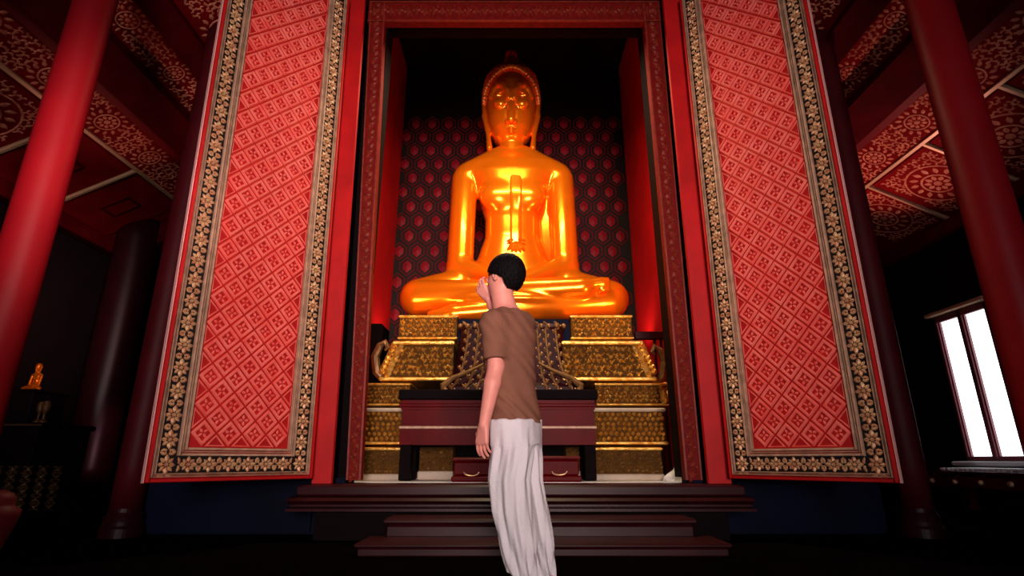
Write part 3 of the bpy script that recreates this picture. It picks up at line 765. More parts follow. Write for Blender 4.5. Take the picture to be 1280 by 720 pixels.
def altar_block(u0, u1, v0, v1, Y, dep, label, slope=0., style=0, step=.07, cream_top=False, cream_base=False, mirror=False, gold='carve', roundm=False):
    """a carved block whose front face sits at distance Y; slope leans the outer side"""
    z1, z0 = Wz(v0, Y), Wz(v1, Y); x0, x1 = Wx(u0, (v0+v1)/2, Y), Wx(u1, (v0+v1)/2, Y)
    t = thing('carved_altar_block', label, 'altar block', ((x0+x1)/2, Y, z0), 'gilded carved blocks of the altar'); rn = random.Random(int(u0*7+v0))
    zc1 = z1-(z1-z0)*.10; zc0 = z0+(z1-z0)*(.20 if cream_base else .09)
    sl = slope*(z1-z0)
    xl0, xl1, xr0, xr1 = x0, x0, x1, x1         # bottom / top on each side
    if mirror: xr1 = x1-sl
    else: xl1 = x0+sl
    m = MB()
    m.hexa([(xl0,Y,zc0),(xr0,Y,zc0),(xr0,Y+dep,zc0),(xl0,Y+dep,zc0),(xl1,Y+.02+abs(sl)*.3,zc1),(xr1,Y+.02+abs(sl)*.3,zc1),(xr1,Y+dep,zc1),(xl1,Y+dep,zc1)], 0)
    A = Vector((1,0,0)); B = (Vector((0,.02+abs(sl)*.3,zc1-zc0))).normalized(); N = A.cross(B); 
    if N.y > 0: N = -N
    mx0 = max(xl0,xl1) if slope >= 0 else xl0; mx1 = min(xr0,xr1)
    fr = (Vector((0,Y-.001,zc0)), A, B, N)
    hgt = (Vector((0,.02+abs(sl)*.3,zc1-zc0))).length
    if style == 1:
        carve_panel(m, fr, mx0+.01, mx1-.01, .0, hgt*.5, step, rn, 1, 1); carve_panel(m, fr, mx0+.01, mx1-.01, hgt*.5, hgt, step, rn, 1, 1)
    else:
        carve_panel(m, fr, mx0+.01, mx1-.01, .01, hgt-.01, step, rn, 1, style)
    if abs(sl) > .01:           # carved fill of the sloping end
        for k in range(7):
            f = k/7; xe = (xl0+(xl1-xl0)*f+.0) if not mirror else (xr0+(xr1-xr0)*f)
            s_ = -1 if not mirror else 1
            m.petal(fr, xe-s_*.05, hgt*f, PI/2+s_*.5, hgt*.3, .09, .03, 1)
            m.petal(fr, xe-s_*.02, hgt*f+.03, PI/2-s_*.4, hgt*.22, .07, .03, 1)
    # visible outer cheek
    m.build('carved_panel', [M['carve_bg'], M[gold]], t)
    m = MB(); ov = .015
    m.box(min(xl1,x0+sl*(not mirror))-ov, max(xr1, xr1)+ov, Y-ov, Y+dep, zc1, z1, 0, .012)
    m.build('cornice', M['cream' if cream_top else 'carve'], t)
    m = MB(); m.box(x0-ov, x1+ov, Y-ov*1.2, Y+dep, z0, zc0, 0, .012)
    if roundm:
        n = int((x1-x0)/.07)
        for i in range(n): m.sphere((x0+.035+.07*i, Y-.01, (z0+zc0)/2+.03), .03, 0, 6, 4)
    m.build('base_moulding', M['cream' if cream_base else 'carve'], t)
    return t
# left (small altar side) and right (window side) blocks, from the top tier down
sides = ['on the bright red column side', 'on the window side']
R_ = lambda u: 1280-u
TI = [(499,571,394,424,6.30,.9,0,0,.062,False,False,'topmost gold block, under the statue knee'),
      (477,566,426,476,6.15,.9,.28,0,.072,False,False,'gold block with sloping outer end'),
      (446,512,479,507,5.98,.8,.10,0,.05,False,False,'narrow gold tier with sloping end'),
      (441,502,510,556,5.80,.8,0,1,.055,True,False,'pale gold lotus petal tier with cream top'),
      (439,505,559,601,5.66,.8,0,2,.042,False,True,'lowest dark gold tier with white base')]
for k, (u0,u1,v0,v1,Y,dep,slp,sty,st,ct,cb,lab) in enumerate(TI):
    g = 'carve2' if k == 4 else 'carve'
    altar_block(u0,u1,v0,v1,Y,dep,lab+' '+sides[0],slp,sty,st,ct,cb,False,g)
    rr = {0:(714,790),1:(704,818),2:(745,838),3:(743,832),4:(745,828)}[k]
    altar_block(rr[0],rr[1],v0,v1,Y,dep,lab+' '+sides[1],slp,sty,st,ct,cb,True,g)
def carved_blob(m, fr, r, rn):
    for i in range(5):
        a = PI/2+(i-2)*.45; m.petal(fr, 0, 0, a, r, r*.4, .05, 1)
# curled finial ornaments at the ends of the second tier
for s, (u, v) in enumerate([(474,440),(826,446)]):
    p = W(u, v, 6.18); m = MB(); sg = -1 if s == 0 else 1
    path = [(p.x-sg*.08, 6.25, p.z-.32), (p.x+sg*.02, 6.22, p.z-.22), (p.x+sg*.05,6.2,p.z-.05), (p.x,6.2,p.z+.08), (p.x-sg*.06,6.2,p.z+.12), (p.x-sg*.09,6.2,p.z+.06), (p.x-sg*.06,6.2,p.z+.02)]
    m.tube(path, [.05,.055,.05,.042,.035,.028,.015], 8)
    tag(m.build('curled_finial', M['rib']), 'curled dark gold finial at the second altar tier '+sides[s], 'ornament', 'curled finials')

# dark core of the altar behind the blocks and the statue seat
m = MB(); m.box(Wx(510,500,7.3),Wx(772,500,7.3),7.22,8.2,Wz(601,5.66),Wz(401,6.62)); m.box(Wx(574,395,6.5),Wx(712,395,6.5),6.86,7.22,Wz(424,6.5),Wz(400,6.5))
m.box(-.72,.76,6.2,7.22,Wz(601,5.66),Wz(488,6.05)); tag(m.build('altar_core', M['blackwood']), 'black core of the altar carrying the golden statue', 'altar')
m = MB(); m.box(-1.9,2.0,5.32,9.0,0,Wz(601,5.66)); struct(m.build('floor_shrine', M['white']))

# central pedestal, flared, ribbed
def pedestal():
    Y = 6.05; zt, zb_ = Wz(401,Y), Wz(488,Y); cx = W(640,450,Y).x
    t = thing('carved_altar_pedestal', 'dark flared ribbed pedestal with gilded ornament behind the standing person', 'pedestal', (cx,Y+.3,zb_))
    prof = [(0,.80),(.06,.79),(.12,.74),(.25,.69),(.45,.645),(.7,.615),(.92,.60),(.95,.63),(1,.635)]
    m = MB(); rs = []
    for f, w in prof:
        z = zb_+(zt-zb_)*f; dd = w*.45; c = .18*w; yc = Y+.42
        rs.append([(cx-w+c,yc-dd,z),(cx-.16,yc-dd-.03,z),(cx+.16,yc-dd-.03,z),(cx+w-c,yc-dd,z),(cx+w,yc-dd+c,z),(cx+w,yc+dd,z),(cx-w,yc+dd,z),(cx-w,yc-dd+c,z)])
    m.rings(rs); m.build('pedestal_body', M['maroon'], t)
    m = MB(); rn = random.Random(4)
    for xx in (-.86,-.66,-.50,-.30,.30,.50,.66,.86):
        pts = []
        for f, w in prof: 
            z = zb_+(zt-zb_)*f; pts.append((cx+xx*w*.98, Y+.42-w*.45-.012, z))
        m.tube(pts, .014, 6)
        for k in range(15):
            f = (k+.5)/15; w = np.interp(f, [a for a, _ in prof], [b for _, b in prof]); z = zb_+(zt-zb_)*f
            fr = frame((cx+xx*w*.98, Y+.42-w*.45-.012, z),(1,0,0),(0,0,1),(0,-1,0))
            m.petal(fr, 0,0,PI/2+.7*(-1)**k,.07,.04,.015,n=3); m.disc(fr,.03*(-1)**k,0,.012,.012,0,5)
    m.build('gilded_ribs', M['rib'], t)
    for i in range(15):
        m = MB(); x = cx-.60+.0857*i; m.sphere((x, Y+.42-.30, zt-.03), .028, 0, 8, 5)
        m.build('gilded_bead', M['rib'], t, True)
    for s in (-1,1):         # diagonal gold-edged feet
        m = MB(); m.tube([(cx+s*.30,Y+.42-.33,zb_+.32),(cx+s*.48,Y+.05,zb_+.22),(cx+s*.66,Y+.02,zb_+.14),(cx+s*.76,Y,zb_+.05),(cx+s*.74,Y,zb_)], [.012,.02,.028,.04,.045], 8)
        m.build('foot', M['rib'], t)
pedestal()
m = MB(); Y = 6.5
m.box(Wx(566,412,Y),Wx(716,412,Y),Y-.04,Y,Wz(428,Y),Wz(400,Y)); tag(m.build('blue_board', M['navy']), 'dark blue board behind the top of the ribbed pedestal', 'board')

# red lacquer offering table
def table():
    Y = 5.52; x0, x1 = Wx(501,520,Y), Wx(744,520,Y); Z = lambda v: Wz(v,Y)
    t = thing('lacquer_altar_table', 'long red lacquer altar table behind the standing person', 'table', ((x0+x1)/2,Y+.2,Z(601)))
    D = .42
    m = MB(); m.box(x0-.03,x1+.03,Y-.03,Y+D,Z(500),Z(487),0,.012); m.build('tabletop', M['blackwood'], t)
    m = MB(); m.box(x0,x1,Y,Y+D,Z(512),Z(500),0,.0); m.box(x0-.02,x1+.02,Y-.02,Y+D,Z(509),Z(504.5),0,.008); m.build('upper_moulding', M['maroon2'], t)
    m = MB(); m.box(x0+.01,x1-.01,Y+.015,Y+D,Z(533),Z(512)); m.build('apron', M['maroon2'], t)
    m = MB(); m.box(x0-.01,x1+.01,Y-.015,Y+D,Z(536),Z(532.5),0,.006); m.build('pale_strip', M['beige'], t)
    m = MB(); m.box(x0,x1,Y+.01,Y+D,Z(556),Z(536)); m.build('lower_panel', M['maroon2'], t)
    for s in (0,1):
        a = x0+.01 if s == 0 else x1-.12
        for yy in (Y, Y+D-.11):
            m = MB(); m.box(a,a+.11,yy,yy+.11,Z(601),Z(556),0,.012); m.build('leg', M['blackwood'], t)
    # highlights come from brass corner fittings
    for u in (586, ):
        pass
table()
# the dark gilded panels seen under the table
for (u0, u1, lab) in [(524,566,'small dark gold panel under the table, bright red column side'),(708,734,'small dark gold panel with a white base under the table, window side')]:
    Y = 5.95; x0, x1 = Wx(u0,580,Y), Wx(u1,580,Y); zb2 = Wz(601,5.66)
    t = thing('carved_altar_block', lab, 'altar block', ((x0+x1)/2,Y,zb2), 'panels under the table')
    m = MB(); zt2 = Wz(559,Y); m.box(x0,x1,Y,Y+.2,zb2+.085,zt2,0); fr = frame((0,Y-.001,zb2+.085),(1,0,0),(0,0,1),(0,-1,0)); carve_panel(m, fr, x0+.01,x1-.01,.01,zt2-zb2-.1,.05,random.Random(u0),1,2)
    m.build('carved_face', [M['carve_bg'], M['carve2']], t)
    m = MB(); m.box(x0-.01,x1+.01,Y-.03,Y+.2,zb2,zb2+.085,0,.01); m.build('base_moulding', M['cream'], t)
# glossy boxes under the table
for (u0, u1, vt, lab) in [(567,612,572,'glossy dark red lacquer box under the table, beside the hanging hand'),(674,724,570,'glossy dark red lacquer box under the table, window side of the trousers')]:
    Y = 5.36; x0, x1 = Wx(u0,585,Y), Wx(u1,585,Y); z0 = Wz(601,5.66); z1 = Wz(vt,Y)
    t = thing('lacquer_box', lab, 'box', ((x0+x1)/2,Y,z0), 'lacquer boxes')
    m = MB(); m.box(x0,x1,Y,Y+.13,z0+.05,z1-.03,0,.02); m.build('box_body', M['maroon2'], t)
    m = MB(); m.box(x0-.015,x1+.015,Y-.015,Y+.14,z1-.035,z1,0,.012); m.build('lid', M['maroon2'], t)
    m = MB(); m.box(x0-.02,x1+.02,Y-.02,Y+.14,z0,z0+.055,0,.015); m.build('plinth_base', M['maroon2'], t)
    m = MB(); m.tube([((x0+x1)/2+.07*math.cos(a),Y-.012,(z0+z1)/2-.02+.035*math.sin(a)) for a in [PI+PI*i/8 for i in range(9)]], .006, 6); m.build('handle', M['bead'], t)
# crumpled white paper beside the altar
m = MB(); p = W(848,598,5.5); rn = random.Random(9); zb2 = Wz(601,5.66)
rs = []
for k, (r, z) in enumerate([(.14,0),(.13,.03),(.09,.07),(.05,.10),(.015,.16)]):
    rs.append([(p.x+(r+rn.uniform(-.25,.25)*r)*math.cos(2*PI*j/9)*1.0, 5.5+r*.7*math.sin(2*PI*j/9)*(1+rn.uniform(-.2,.2)), zb2+z+rn.uniform(0,.015)*(k > 0)) for j in range(9)])
m.rings(rs); tag(m.build('crumpled_cloth', M['white']), 'crumpled white cloth on the shrine floor at the foot of the window side jamb', 'cloth')
# rail and dark stand on the window side of the altar
m = MB(); Y = 6.5; m.box(Wx(795,430,Y),Wx(846,430,Y),Y,Y+.06,Wz(424,Y),Wz(414,Y),0,.01)
for u in (818,826,834): m.tube([W(u,424,Y+.03),(W(u,424,Y).x,Y+.03,Wz(600,5.66))], .018, 8)
tag(m.build('slatted_rail', M['maroon']), 'dark maroon rail with upright bars beside the altar, on the window side', 'rail')
m = MB(); Y = 6.9; m.box(Wx(448,470,Y),Wx(474,470,Y),Y,Y+.4,0,Wz(404,Y),0,.02)
tag(m.build('dark_stand', M['blackwood']), 'tall black stand beside the altar, on the bright red column side', 'stand')

# ================================================================== SMALL ALTAR IN THE AISLE
def side_altar():
    Y = 5.3; x0, x1 = Wx(-40,520,Y), Wx(56,520,Y); zt = Wz(528,Y)
    t = thing('small_altar_table', 'black lacquer altar table with gold trim in the dark aisle, behind the bright red column', 'table', ((x0+x1)/2,Y,0))
    m = MB(); m.box(x0,x1,Y,Y+.7,zt-.05,zt,0,.01); m.build('tabletop', M['blackwood'], t)
    m = MB(); m.box(x0,x1,Y-.012,Y,zt-.03,zt-.015); m.build('gold_trim', M['aged'], t)
    m = MB(); m.box(x0+.04,x1-.04,Y+.02,Y+.68,.1,zt-.05,0)
    fr = frame((0,Y+.019,.1),(1,0,0),(0,0,1),(0,-1,0)); rn = random.Random(2)
    for i in range(7):
        for j in range(3): flower_unit(m, fr, x0+.12+.14*i, .12+.13*j, .10, .12, True, rn, 1)
    m.build('carved_apron', [M['blackwood'], M['aged']], t)
    for a in (x0+.02, x1-.1):
        for yy in (Y+.01, Y+.6): m = MB(); m.box(a,a+.08,yy,yy+.08,0,.12,0,.01); m.build('leg', M['blackwood'], t)
    # plinth that carries the little figure
    p = W(37,487,Y+.35); m = MB(); m.box(p.x-.22,p.x+.22,Y+.15,Y+.6,zt,p.z-.02,0,.02); m.box(p.x-.25,p.x+.25,Y+.12,Y+.62,p.z-.05,p.z-.02,0,.01)
    tag(m.build('figure_plinth', M['blackwood']), 'black plinth under the small golden figure in the dark aisle', 'plinth')
    s = .066; c = thing('small_golden_figure', 'small golden seated figure on the dark aisle altar', 'statue', (p.x, Y+.37, p.z-.02))
    o = BODY.copy(); COL.objects.link(o); o.name = 'body'; o.parent = c; o.scale = (s,s,s); o.location = (0,.0,.25*s+.002)
    for u, h, r in ((46,.16,.03),(53,.22,.035),(10,.2,.04),(24,.14,.03)):
        q = W(u,528,Y+.2); m = MB(); m.lathe((q.x,Y+.2,zt), [(r,0),(r*1.05,.02),(r*.4,.05),(r*.35,.09),(r*.9,.13),(r*1.1,.17),(r*.7,.21),(r*.5,h-.02),(r*.75,h)], 16)
        tag(m.build('offering_vase', M['aged'] if u != 24 else M['blackwood']), {46:'slim dark gold offering vase next to the small golden figure',53:'tallest dark gold vase on the aisle altar',10:'dark gold vase nearest the bright red column on the aisle altar',24:'shortest dim vase in front of the plinth on the aisle altar'}[u], 'vase', 'vases on the aisle altar')
side_altar()
# turned red post at the very edge of the view
m = MB(); p = W(-10,640,2.6)
m.lathe((p.x,2.6,0), [(.045,0),(.045,.1),(.055,.2),(.085,.30),(.10,.36),(.10,.385),(.075,.40),(.07,.41),(.075,.43),(.06,.455),(.02,.47)], 28)
tag(m.build('newel_post', M['reddk'], None, True), 'short turned red post low beside the bright red column', 'post')
# table under the window
def window_table():
    x0, x1, y0, y1 = 5.02, 5.82, 5.2, 7.35; zt = H-.13
    t = thing('lacquer_side_table', 'dark red glossy table standing beneath the bright window', 'table', ((x0+x1)/2,(y0+y1)/2,0))
    m = MB(); m.box(x0,x1,y0,y1,zt-.05,zt,0,.02); m.build('tabletop', M['gloss'], t)
    m = MB(); m.box(x0+.05,x1-.05,y0+.05,y1-.05,zt-.17,zt-.05); 
    m.build('apron', M['maroon2'], t)
    for i in range(5): m = MB(); m.sphere((x0+.035, y0+.3+.36*i, zt-.11), .03, 0, 10, 6); m.build('brass_boss', M['bead'], t, True)
    for xx in (x0+.1, x1-.1):
        for yy in (y0+.12, y1-.12): m = MB(); m.lathe((xx,yy,0), [(.05,0),(.065,.03),(.04,.07),(.05,.14),(.075,.2),(.05,.27),(.07,zt-.17)], 16); m.build('leg', M['maroon2'], t)
    m = MB(); m.box(x0+.35,x1-.02,y0+.2,y1-.15,zt,zt+.035,0,.01); n = 24  # white strip stands in for the window's reflection on the tabletop
    for i in range(n): m.sphere((x0+.34, y0+.24+(y1-y0-.4)*i/n, zt+.012), .022, 0, 6, 4)
    tag(m.build('runner_reflection', M['white']), 'white scalloped runner painting the window reflection on the glossy table', 'painted reflection')
window_table()

# ================================================================== PERSON
def person():
    Y0 = 2.93; d = np.array((-.77,.64,0)); l = np.array((-.64,-.77,0)); up = np.array((0,0,1.))
    RL = (l[0], l[1])          # lateral axis for columns
    sh_c = np.array(W(638,400,Y0)); head_c = np.array(W(630,347,Y0))
    t = thing('person', 'person in brown t-shirt and white trousers, back turned, one hand raised to the brow', 'person', (W(668,742,Y0).x,Y0,0))
    LS = np.array(W(617,404,2.81)); LE = np.array(W(620,458,2.80)); LW = np.array(W(605,531,2.74))
    RS = np.array(W(654,405,3.06)); RE = np.array(W(637,440,3.22)); RW = np.array(W(612,374,3.03))
    # leg joints
    nH, nK, nA = np.array(W(640,555,2.86)), np.array(W(643,638,2.872)), np.array((W(660,720,2.86).x,2.87,.085))
    fH, fK, fA = np.array(W(655,555,2.99)), np.array(W(665,638,2.98)), np.array((W(684,720,3.0).x,3.0,.085))
    zH = Wz(530,Y0)
    def hand_sdf(p, wrist, dirv, side, nrm, curl, scale=1., spread=.10, thumb=(.5,.6)):
        """dirv: wrist->fingers, side: toward the thumb, nrm: palm facing"""
        dirv = dirv/np.linalg.norm(dirv); side = side-dirv*(side@dirv); side /= np.linalg.norm(side)
        nrm = np.cross(dirv, side)*(1 if np.cross(dirv, side)@nrm > 0 else -1)
        q = scale; D = None
        offs = [.030,.010,-.010,-.029]; Ls = [.072,.080,.074,.058]; rr = [.0088,.0090,.0086,.0076]
        for k in range(4):
            a = wrist+side*offs[k]*.55*q+dirv*.008*q; kn = wrist+side*offs[k]*q+dirv*(.088-.004*abs(k-1))*q
            m_ = rc(p, a, kn, .0155*q, .0115*q); D = m_ if D is None else smin(D, m_, .012*q)
        fl = []
        for k in range(4):
            kn = wrist+side*offs[k]*q+dirv*(.088-.004*abs(k-1))*q; ang = curl*(.55+.12*k); cur = kn; L = Ls[k]*q
            dv = dirv+side*spread*(1.5-k)*.6; dv /= np.linalg.norm(dv)
            for j, fr_ in enumerate((.45,.31,.24)):
                v = dv*math.cos(ang)+nrm*math.sin(ang); nx = cur+v*L*fr_
                fl.append(rc(p, cur, nx, rr[k]*(1-.09*j)*q, rr[k]*(1-.09*(j+1))*q)); cur = nx; ang += curl*.75
        FF = fl[0]
        for f_ in fl[1:]: FF = np.minimum(FF, f_)
        D = smin(D, FF, .005*q)
        b0 = wrist+side*.018*q+dirv*.018*q; b1 = b0+(side*.026+dirv*.028+nrm*.012)*q; b2 = b1+(side*.008+dirv*.030+nrm*.010)*q; b3 = b2+(dirv*.022+nrm*.006)*q
        for a, b_, r1, r2 in ((b0,b1,.0165,.0125),(b1,b2,.0122,.0105),(b2,b3,.0102,.0085)): D = smin(D, rc(p, a, b_, r1*q, r2*q), .006*q)
        return D
    tz = [Wz(v,Y0) for v in (552,530,495,455,420,400,390)]
    cxs = [W(u,v,Y0).x for u, v in ((645,560),(645,530),(641,495),(637,455),(637,420),(637,400),(637,390))]
    lat = [.11,.138,.132,.140,.158,.145,.085]; dep = [.080,.100,.093,.100,.105,.088,.060]
    def torso(p, g=0.): return column(p, tz, [a+g for a in lat], [a+g for a in dep], xs=cxs, ys=[Y0]*7, R=RL, e=2.2)
    def body(p):
        D = torso(p)
        D = smin(D, rc(p, LS, sh_c+up*.005, .056, .055), .04); D = smin(D, rc(p, RS, sh_c+up*.005, .056, .055), .04)
        D = smin(D, rc(p, np.array(W(633,394,Y0)), np.array(W(627,366,Y0)), .070, .062), .03)
        for a, b_, c in ((LS,LE,LW),(RS,RE,RW)):
            D = smin(D, rc(p, a, b_, .052, .042), .02); fa = rc(p, b_, b_+(c-b_)*.3, .042, .043); D = smin(D, fa, .015)
            D = smin(D, rc(p, b_+(c-b_)*.3, c, .043, .0265), .012)
        # head
        R = [l, d, up]
        hd = el(p, head_c+up*.012-d*.008, (.074,.094,.100), R)
        hd = smin(hd, rc(p, head_c+d*.040-up*.045, head_c+d*.060-up*.086, .058, .036), .035)       # jaw
        hd = smin(hd, el(p, head_c+d*.02-up*.045, (.062,.066,.065), R), .03)
        hd = smin(hd, rc(p, head_c+d*.086+up*.012, head_c+d*.110-up*.022, .008, .013), .012)       # nose
        hd = smin(hd, rc(p, head_c+d*.088-up*.052+l*.014, head_c+d*.088-up*.052-l*.014, .009, .009), .008)
        hd = smin(hd, rc(p, head_c+d*.084+up*.028+l*.03, head_c+d*.084+up*.028-l*.03, .010, .010), .012)
        for s in (-1,1):
            hd = smax(hd, -el(p, head_c+d*.096+up*.008+l*.030*s, (.017,.012,.011), R), .008)
            hd = smin(hd, el(p, head_c+d*.080+up*.008+l*.030*s, (.013,.012,.010), R), .003)
            e_ = head_c-d*.004-up*.008+l*.074*s
            er = smax(el(p, e_+l*.006*s, (.012,.019,.032), R), -el(p, e_+l*.017*s+d*.003, (.008,.010,.019), R), .004)
            hd = smin(hd, er, .005)
        D = smin(D, hd, .02)
        # legs
        for h_, k_, a_ in ((nH,nK,nA),(fH,fK,fA)):
            D = smin(D, rc(p, h_, k_, .062, .044), .03); D = smin(D, rc(p, k_, k_+(a_-k_)*.35, .044, .045), .02); D = smin(D, rc(p, k_+(a_-k_)*.35, a_, .045, .032), .02)
            fwd = d; D = smin(D, rc(p, a_-up*.045-fwd*.02, a_-up*.055+fwd*.12, .034, .026, (1,1,.85)), .03)
            D = smin(D, rc(p, a_-up*.055+fwd*.12, a_-up*.06+fwd*.165, .03, .018, (1,1,.8)), .02)
        return np.maximum(D, .002-p[2])
    mb = MB(); add_net(mb, body, (-.32,2.58,-.02), (.34,3.36,Wz(312,Y0)), .0062)
    hl = lambda p: smin(hand_sdf(p, LW, np.array((-.10,.06,-1.)), np.array((-.75,.66,0)), np.array((.6,.7,0)), .42), rc(p, LE+(LW-LE)*.82, LW, .031, .0255), .01)
    add_net(mb, hl, tuple(LW-np.array((.11,.11,.22))), tuple(LW+np.array((.11,.11,.07))), .0026)
    hdir = np.array((.10,-.08,1.)); 
    RW2 = RW
    hr_ = lambda p: smin(hand_sdf(p, RW2, np.array((-.62,-.10,.80)), np.array((.55,-.55,.45)), np.array((.7,.25,.6)), .80), rc(p, RE+(RW-RE)*.8, RW, .031, .0255), .01)
    add_net(mb, hr_, tuple(RW-np.array((.15,.14,.06))), tuple(RW+np.array((.15,.14,.2))), .0026)
    mb.build('body', M['skin'], t, True)
    # hair
    def hair(p):
        R = [l, d, up]
        h = el(p, head_c+up*.018-d*.018, (.100,.118,.122), R)
        X = (p[0]-head_c[0])*d[0]+(p[1]-head_c[1])*d[1]; Z = p[2]-head_c[2]+0*X
        # keep behind the ears and above the brow
        cutline = np.where(Z > .035, .085, .085+(Z-.035)*2.3)
        h = smax(h, X-np.maximum(cutline, -.055), .012)
        h = np.maximum(h, -.098-Z-.25*X)
        h = h+.0022*np.sin(p[0]*310+p[2]*120)*np.sin(p[2]*150+p[1]*210)
        return h
    mb = MB(); add_net(mb, hair, tuple(head_c-np.array((.16,.16,.16))), tuple(head_c+np.array((.16,.16,.17))), .0045); mb.build('hair', M['hair'], t, True)
    # t-shirt
    zhem = Wz(529,Y0)
    def shirt(p):
        X = p[0]+0*p[2]; Z = p[2]+0*p[0]
        D = torso(p, .016)
        D = smin(D, rc(p, LS, sh_c-up*.012, .064, .060), .05); D = smin(D, rc(p, RS, sh_c-up*.012, .064, .060), .05)
        a = rc(p, LS, LS+(LE-LS)*.86, .066, .064); ax = (LE-LS)/np.linalg.norm(LE-LS)
        a = np.maximum(a, (p[0]-LS[0])*ax[0]+(p[1]-LS[1])*ax[1]+(p[2]-LS[2])*ax[2]-np.linalg.norm(LE-LS)*.84)
        b_ = rc(p, RS, RS+(RE-RS)*.8, .066, .062); ax = (RE-RS)/np.linalg.norm(RE-RS)
        b_ = np.maximum(b_, (p[0]-RS[0])*ax[0]+(p[1]-RS[1])*ax[1]+(p[2]-RS[2])*ax[2]-np.linalg.norm(RE-RS)*.8)
        # folds running down from the back to the front hem
        u_ = (p[0]*.8+p[2]*.75+p[1]*.25); amp = .0038*np.clip((Wz(430,Y0)-Z)*5, 0, 1)
        D = D+amp*np.sin(u_*78+2.2*np.sin(p[2]*22+p[0]*14))
        D = smin(D, a, .03); D = smin(D, b_, .03)
        q = (p[0]-LS[0])*1.0
        D = D+.0025*np.sin(p[2]*70+p[0]*90)*np.clip((Z-Wz(450,Y0))*8,0,1)
        D = np.maximum(D, zhem-Z)
        # neck opening
        nk = rc(p, np.array(W(632,386,Y0)), np.array(W(626,366,Y0)), .070, .080)
        D = smax(D, -nk, .008)
        return D
    mb = MB(); add_net(mb, shirt, (-.33,2.62,zhem-.01), (.30,3.36,Wz(378,Y0)), .0055); mb.build('t_shirt', M['shirt'], t, True)
    # trousers
    def trousers(p):
        X = p[0]; Yy = p[1]; Z = p[2]+0*X
        def leg(us, vs, Y, hw, hd):
            zs = [Wz(v,Y) for v in vs]; xs = [W(u,v,Y).x for u, v in zip(us, vs)]
            o = np.argsort(zs); zs = [zs[i] for i in o]; xs = [xs[i] for i in o]; w = [hw[i] for i in o]; dd = [hd[i] for i in o]
            ox = np.interp(Z, zs, xs); th = np.arctan2(Yy-Y, X-ox)
            D = column(p, zs, w, dd, xs=xs, ys=[Y]*len(zs), e=2.1)
            amp = .0105*np.clip((Wz(528,Y0)-Z)*6, .25, 1)
            return D+amp*np.sin(th*7+Z*9+1.5*np.sin(Z*7))+.3*amp*np.sin(th*15-Z*14)
        A = leg((638,640,636,640,648,654), (526,560,600,640,685,724), 2.875, (.108,.104,.098,.094,.080,.062), (.095,.10,.10,.098,.085,.065))
        B = leg((652,652,656,665,674,681), (526,560,600,640,685,728), 2.995, (.105,.098,.086,.080,.070,.050), (.095,.10,.10,.095,.08,.06))
        hip = column(p, [zH-.10,zH,zH+.012], [.145,.142,.138], [.115,.112,.110], xs=[W(645,550,Y0).x,W(645,530,Y0).x,W(645,528,Y0).x], ys=[Y0]*3, R=RL)
        D = smin(smin(A, B, .02), hip, .03)
        # hems: slanting, open at the back
        D = np.maximum(D, (.07-(X-.05)*.25)-Z)
        return D
    mb = MB(); add_net(mb, trousers, (-.25,2.68,.02), (.36,3.2,zH+.03), .0055); mb.build('trousers', M['pants'], t, True)
person()

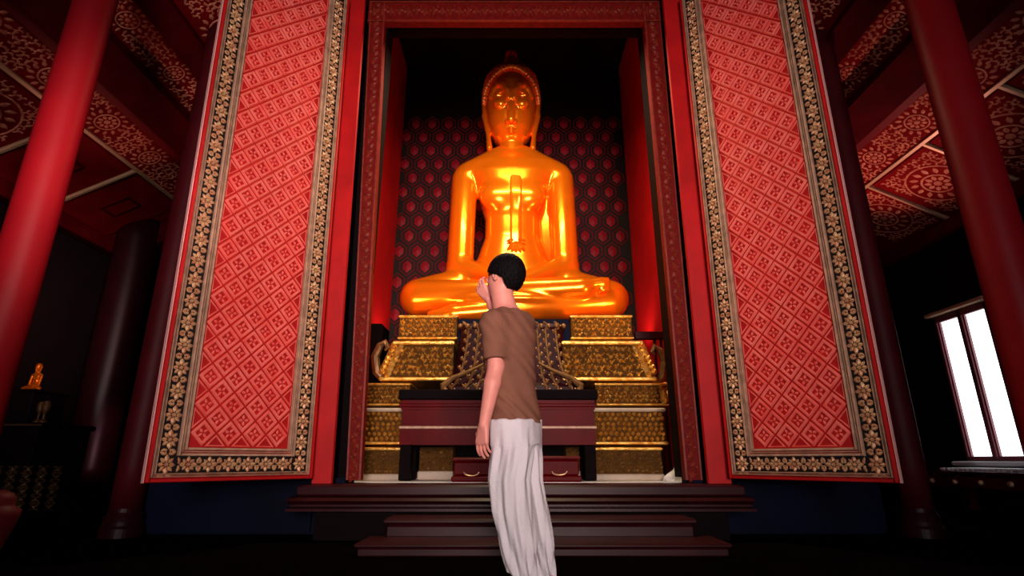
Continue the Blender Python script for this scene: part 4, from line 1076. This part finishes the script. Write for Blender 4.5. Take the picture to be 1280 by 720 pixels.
# ================================================================== LIGHT
def area(name, loc, target, size, power, col=(1,1,1), sy=None, spread=None):
    L = bpy.data.lights.new(name, 'AREA'); L.energy = power; L.color = col; L.size = size
    if sy: L.shape = 'RECTANGLE'; L.size_y = sy
    if spread: L.spread = spread
    o = bpy.data.objects.new(name, L); COL.objects.link(o); o.location = loc
    o.rotation_euler = (Vector(target)-Vector(loc)).to_track_quat('-Z','Y').to_euler(); return o
def spot(name, loc, target, power, col, ang, blend=.6, rad=.1):
    L = bpy.data.lights.new(name, 'SPOT'); L.energy = power; L.color = col; L.spot_size = ang; L.spot_blend = blend; L.shadow_soft_size = rad
    o = bpy.data.objects.new(name, L); COL.objects.link(o); o.location = loc
    o.rotation_euler = (Vector(target)-Vector(loc)).to_track_quat('-Z','Y').to_euler(); return o
area('daylight_entrance', (.6,-4.9,1.9), (-.3,4,2.8), 1.9, 86, (1,.76,.70), 2.6, math.radians(51))
area('column_fill', (2.6,-2.5,2.6), (-3.3,3.4,2.5), .5, 10.5, (1,.6,.55), .5, math.radians(17))  # added unseen light that brightens the near red column
spot('aisle_fill', (-4.6,6.9,1.5), (-4.1,5.25,4.6), 60, (1,.40,.30), math.radians(46), .9, .08)  # added fill for the ceiling panels, no fixture here
spot('aisle_fill', (5.0,7.5,1.2), (4.4,6.25,4.1), 260, (1,.48,.40), math.radians(54), .9, .08)  # unseen fill added to lift the window side ceiling
spot('aisle_fill', (-4.1,6.3,.75), (-5.5,7.5,.85), 26, (1,.45,.55), math.radians(40), .9, .1)  # added unseen spot that gives the far column its glow
for s in (-1,1): spot('statue_lamp', (s*1.62,5.45,H+1.3), (s*.1,7.2,3.6), 75, (1,.60,.22), math.radians(75), .8, .15)
spot('face_fill', (0,5.62,H+.9), (0,7.0,H+4.95), 60, (1,.70,.30), math.radians(24), .7, .05)  # added uplight for the statue's face, hidden behind the person
area('altar_fill', (0,5.35,H+4.6), (0,6.6,1.4), 1.4, 125, (1,.80,.48), .2)  # unseen fill added behind the lintel to brighten the altar front
for s in (-1,1): spot('shrine_wall_lamp', (s*1.75,8.2,H+1.6), (s*2.1,8.4,3.9), 22, (1,.5,.4), 2.4, .8, .1)

w = bpy.data.worlds.new('World'); scene.world = w; w.use_nodes = True
w.node_tree.nodes['Background'].inputs['Color'].default_value = (.9,.93,1,1)
w.node_tree.nodes['Background'].inputs['Strength'].default_value = 3.0

cam = bpy.data.cameras.new('camera'); co = bpy.data.objects.new('camera', cam); COL.objects.link(co)
co.location = (0,0,H); co.rotation_euler = (PI/2+TH,0,0)
cam.sensor_fit = 'HORIZONTAL'; cam.sensor_width = 36; cam.lens = 36*F/1280; cam.clip_start = .05
scene.camera = co
scene.view_settings.view_transform = 'Standard'; scene.view_settings.look = 'None'
scene.view_settings.gamma = 1; scene.view_settings.use_curve_mapping = False; scene.view_settings.exposure = 0
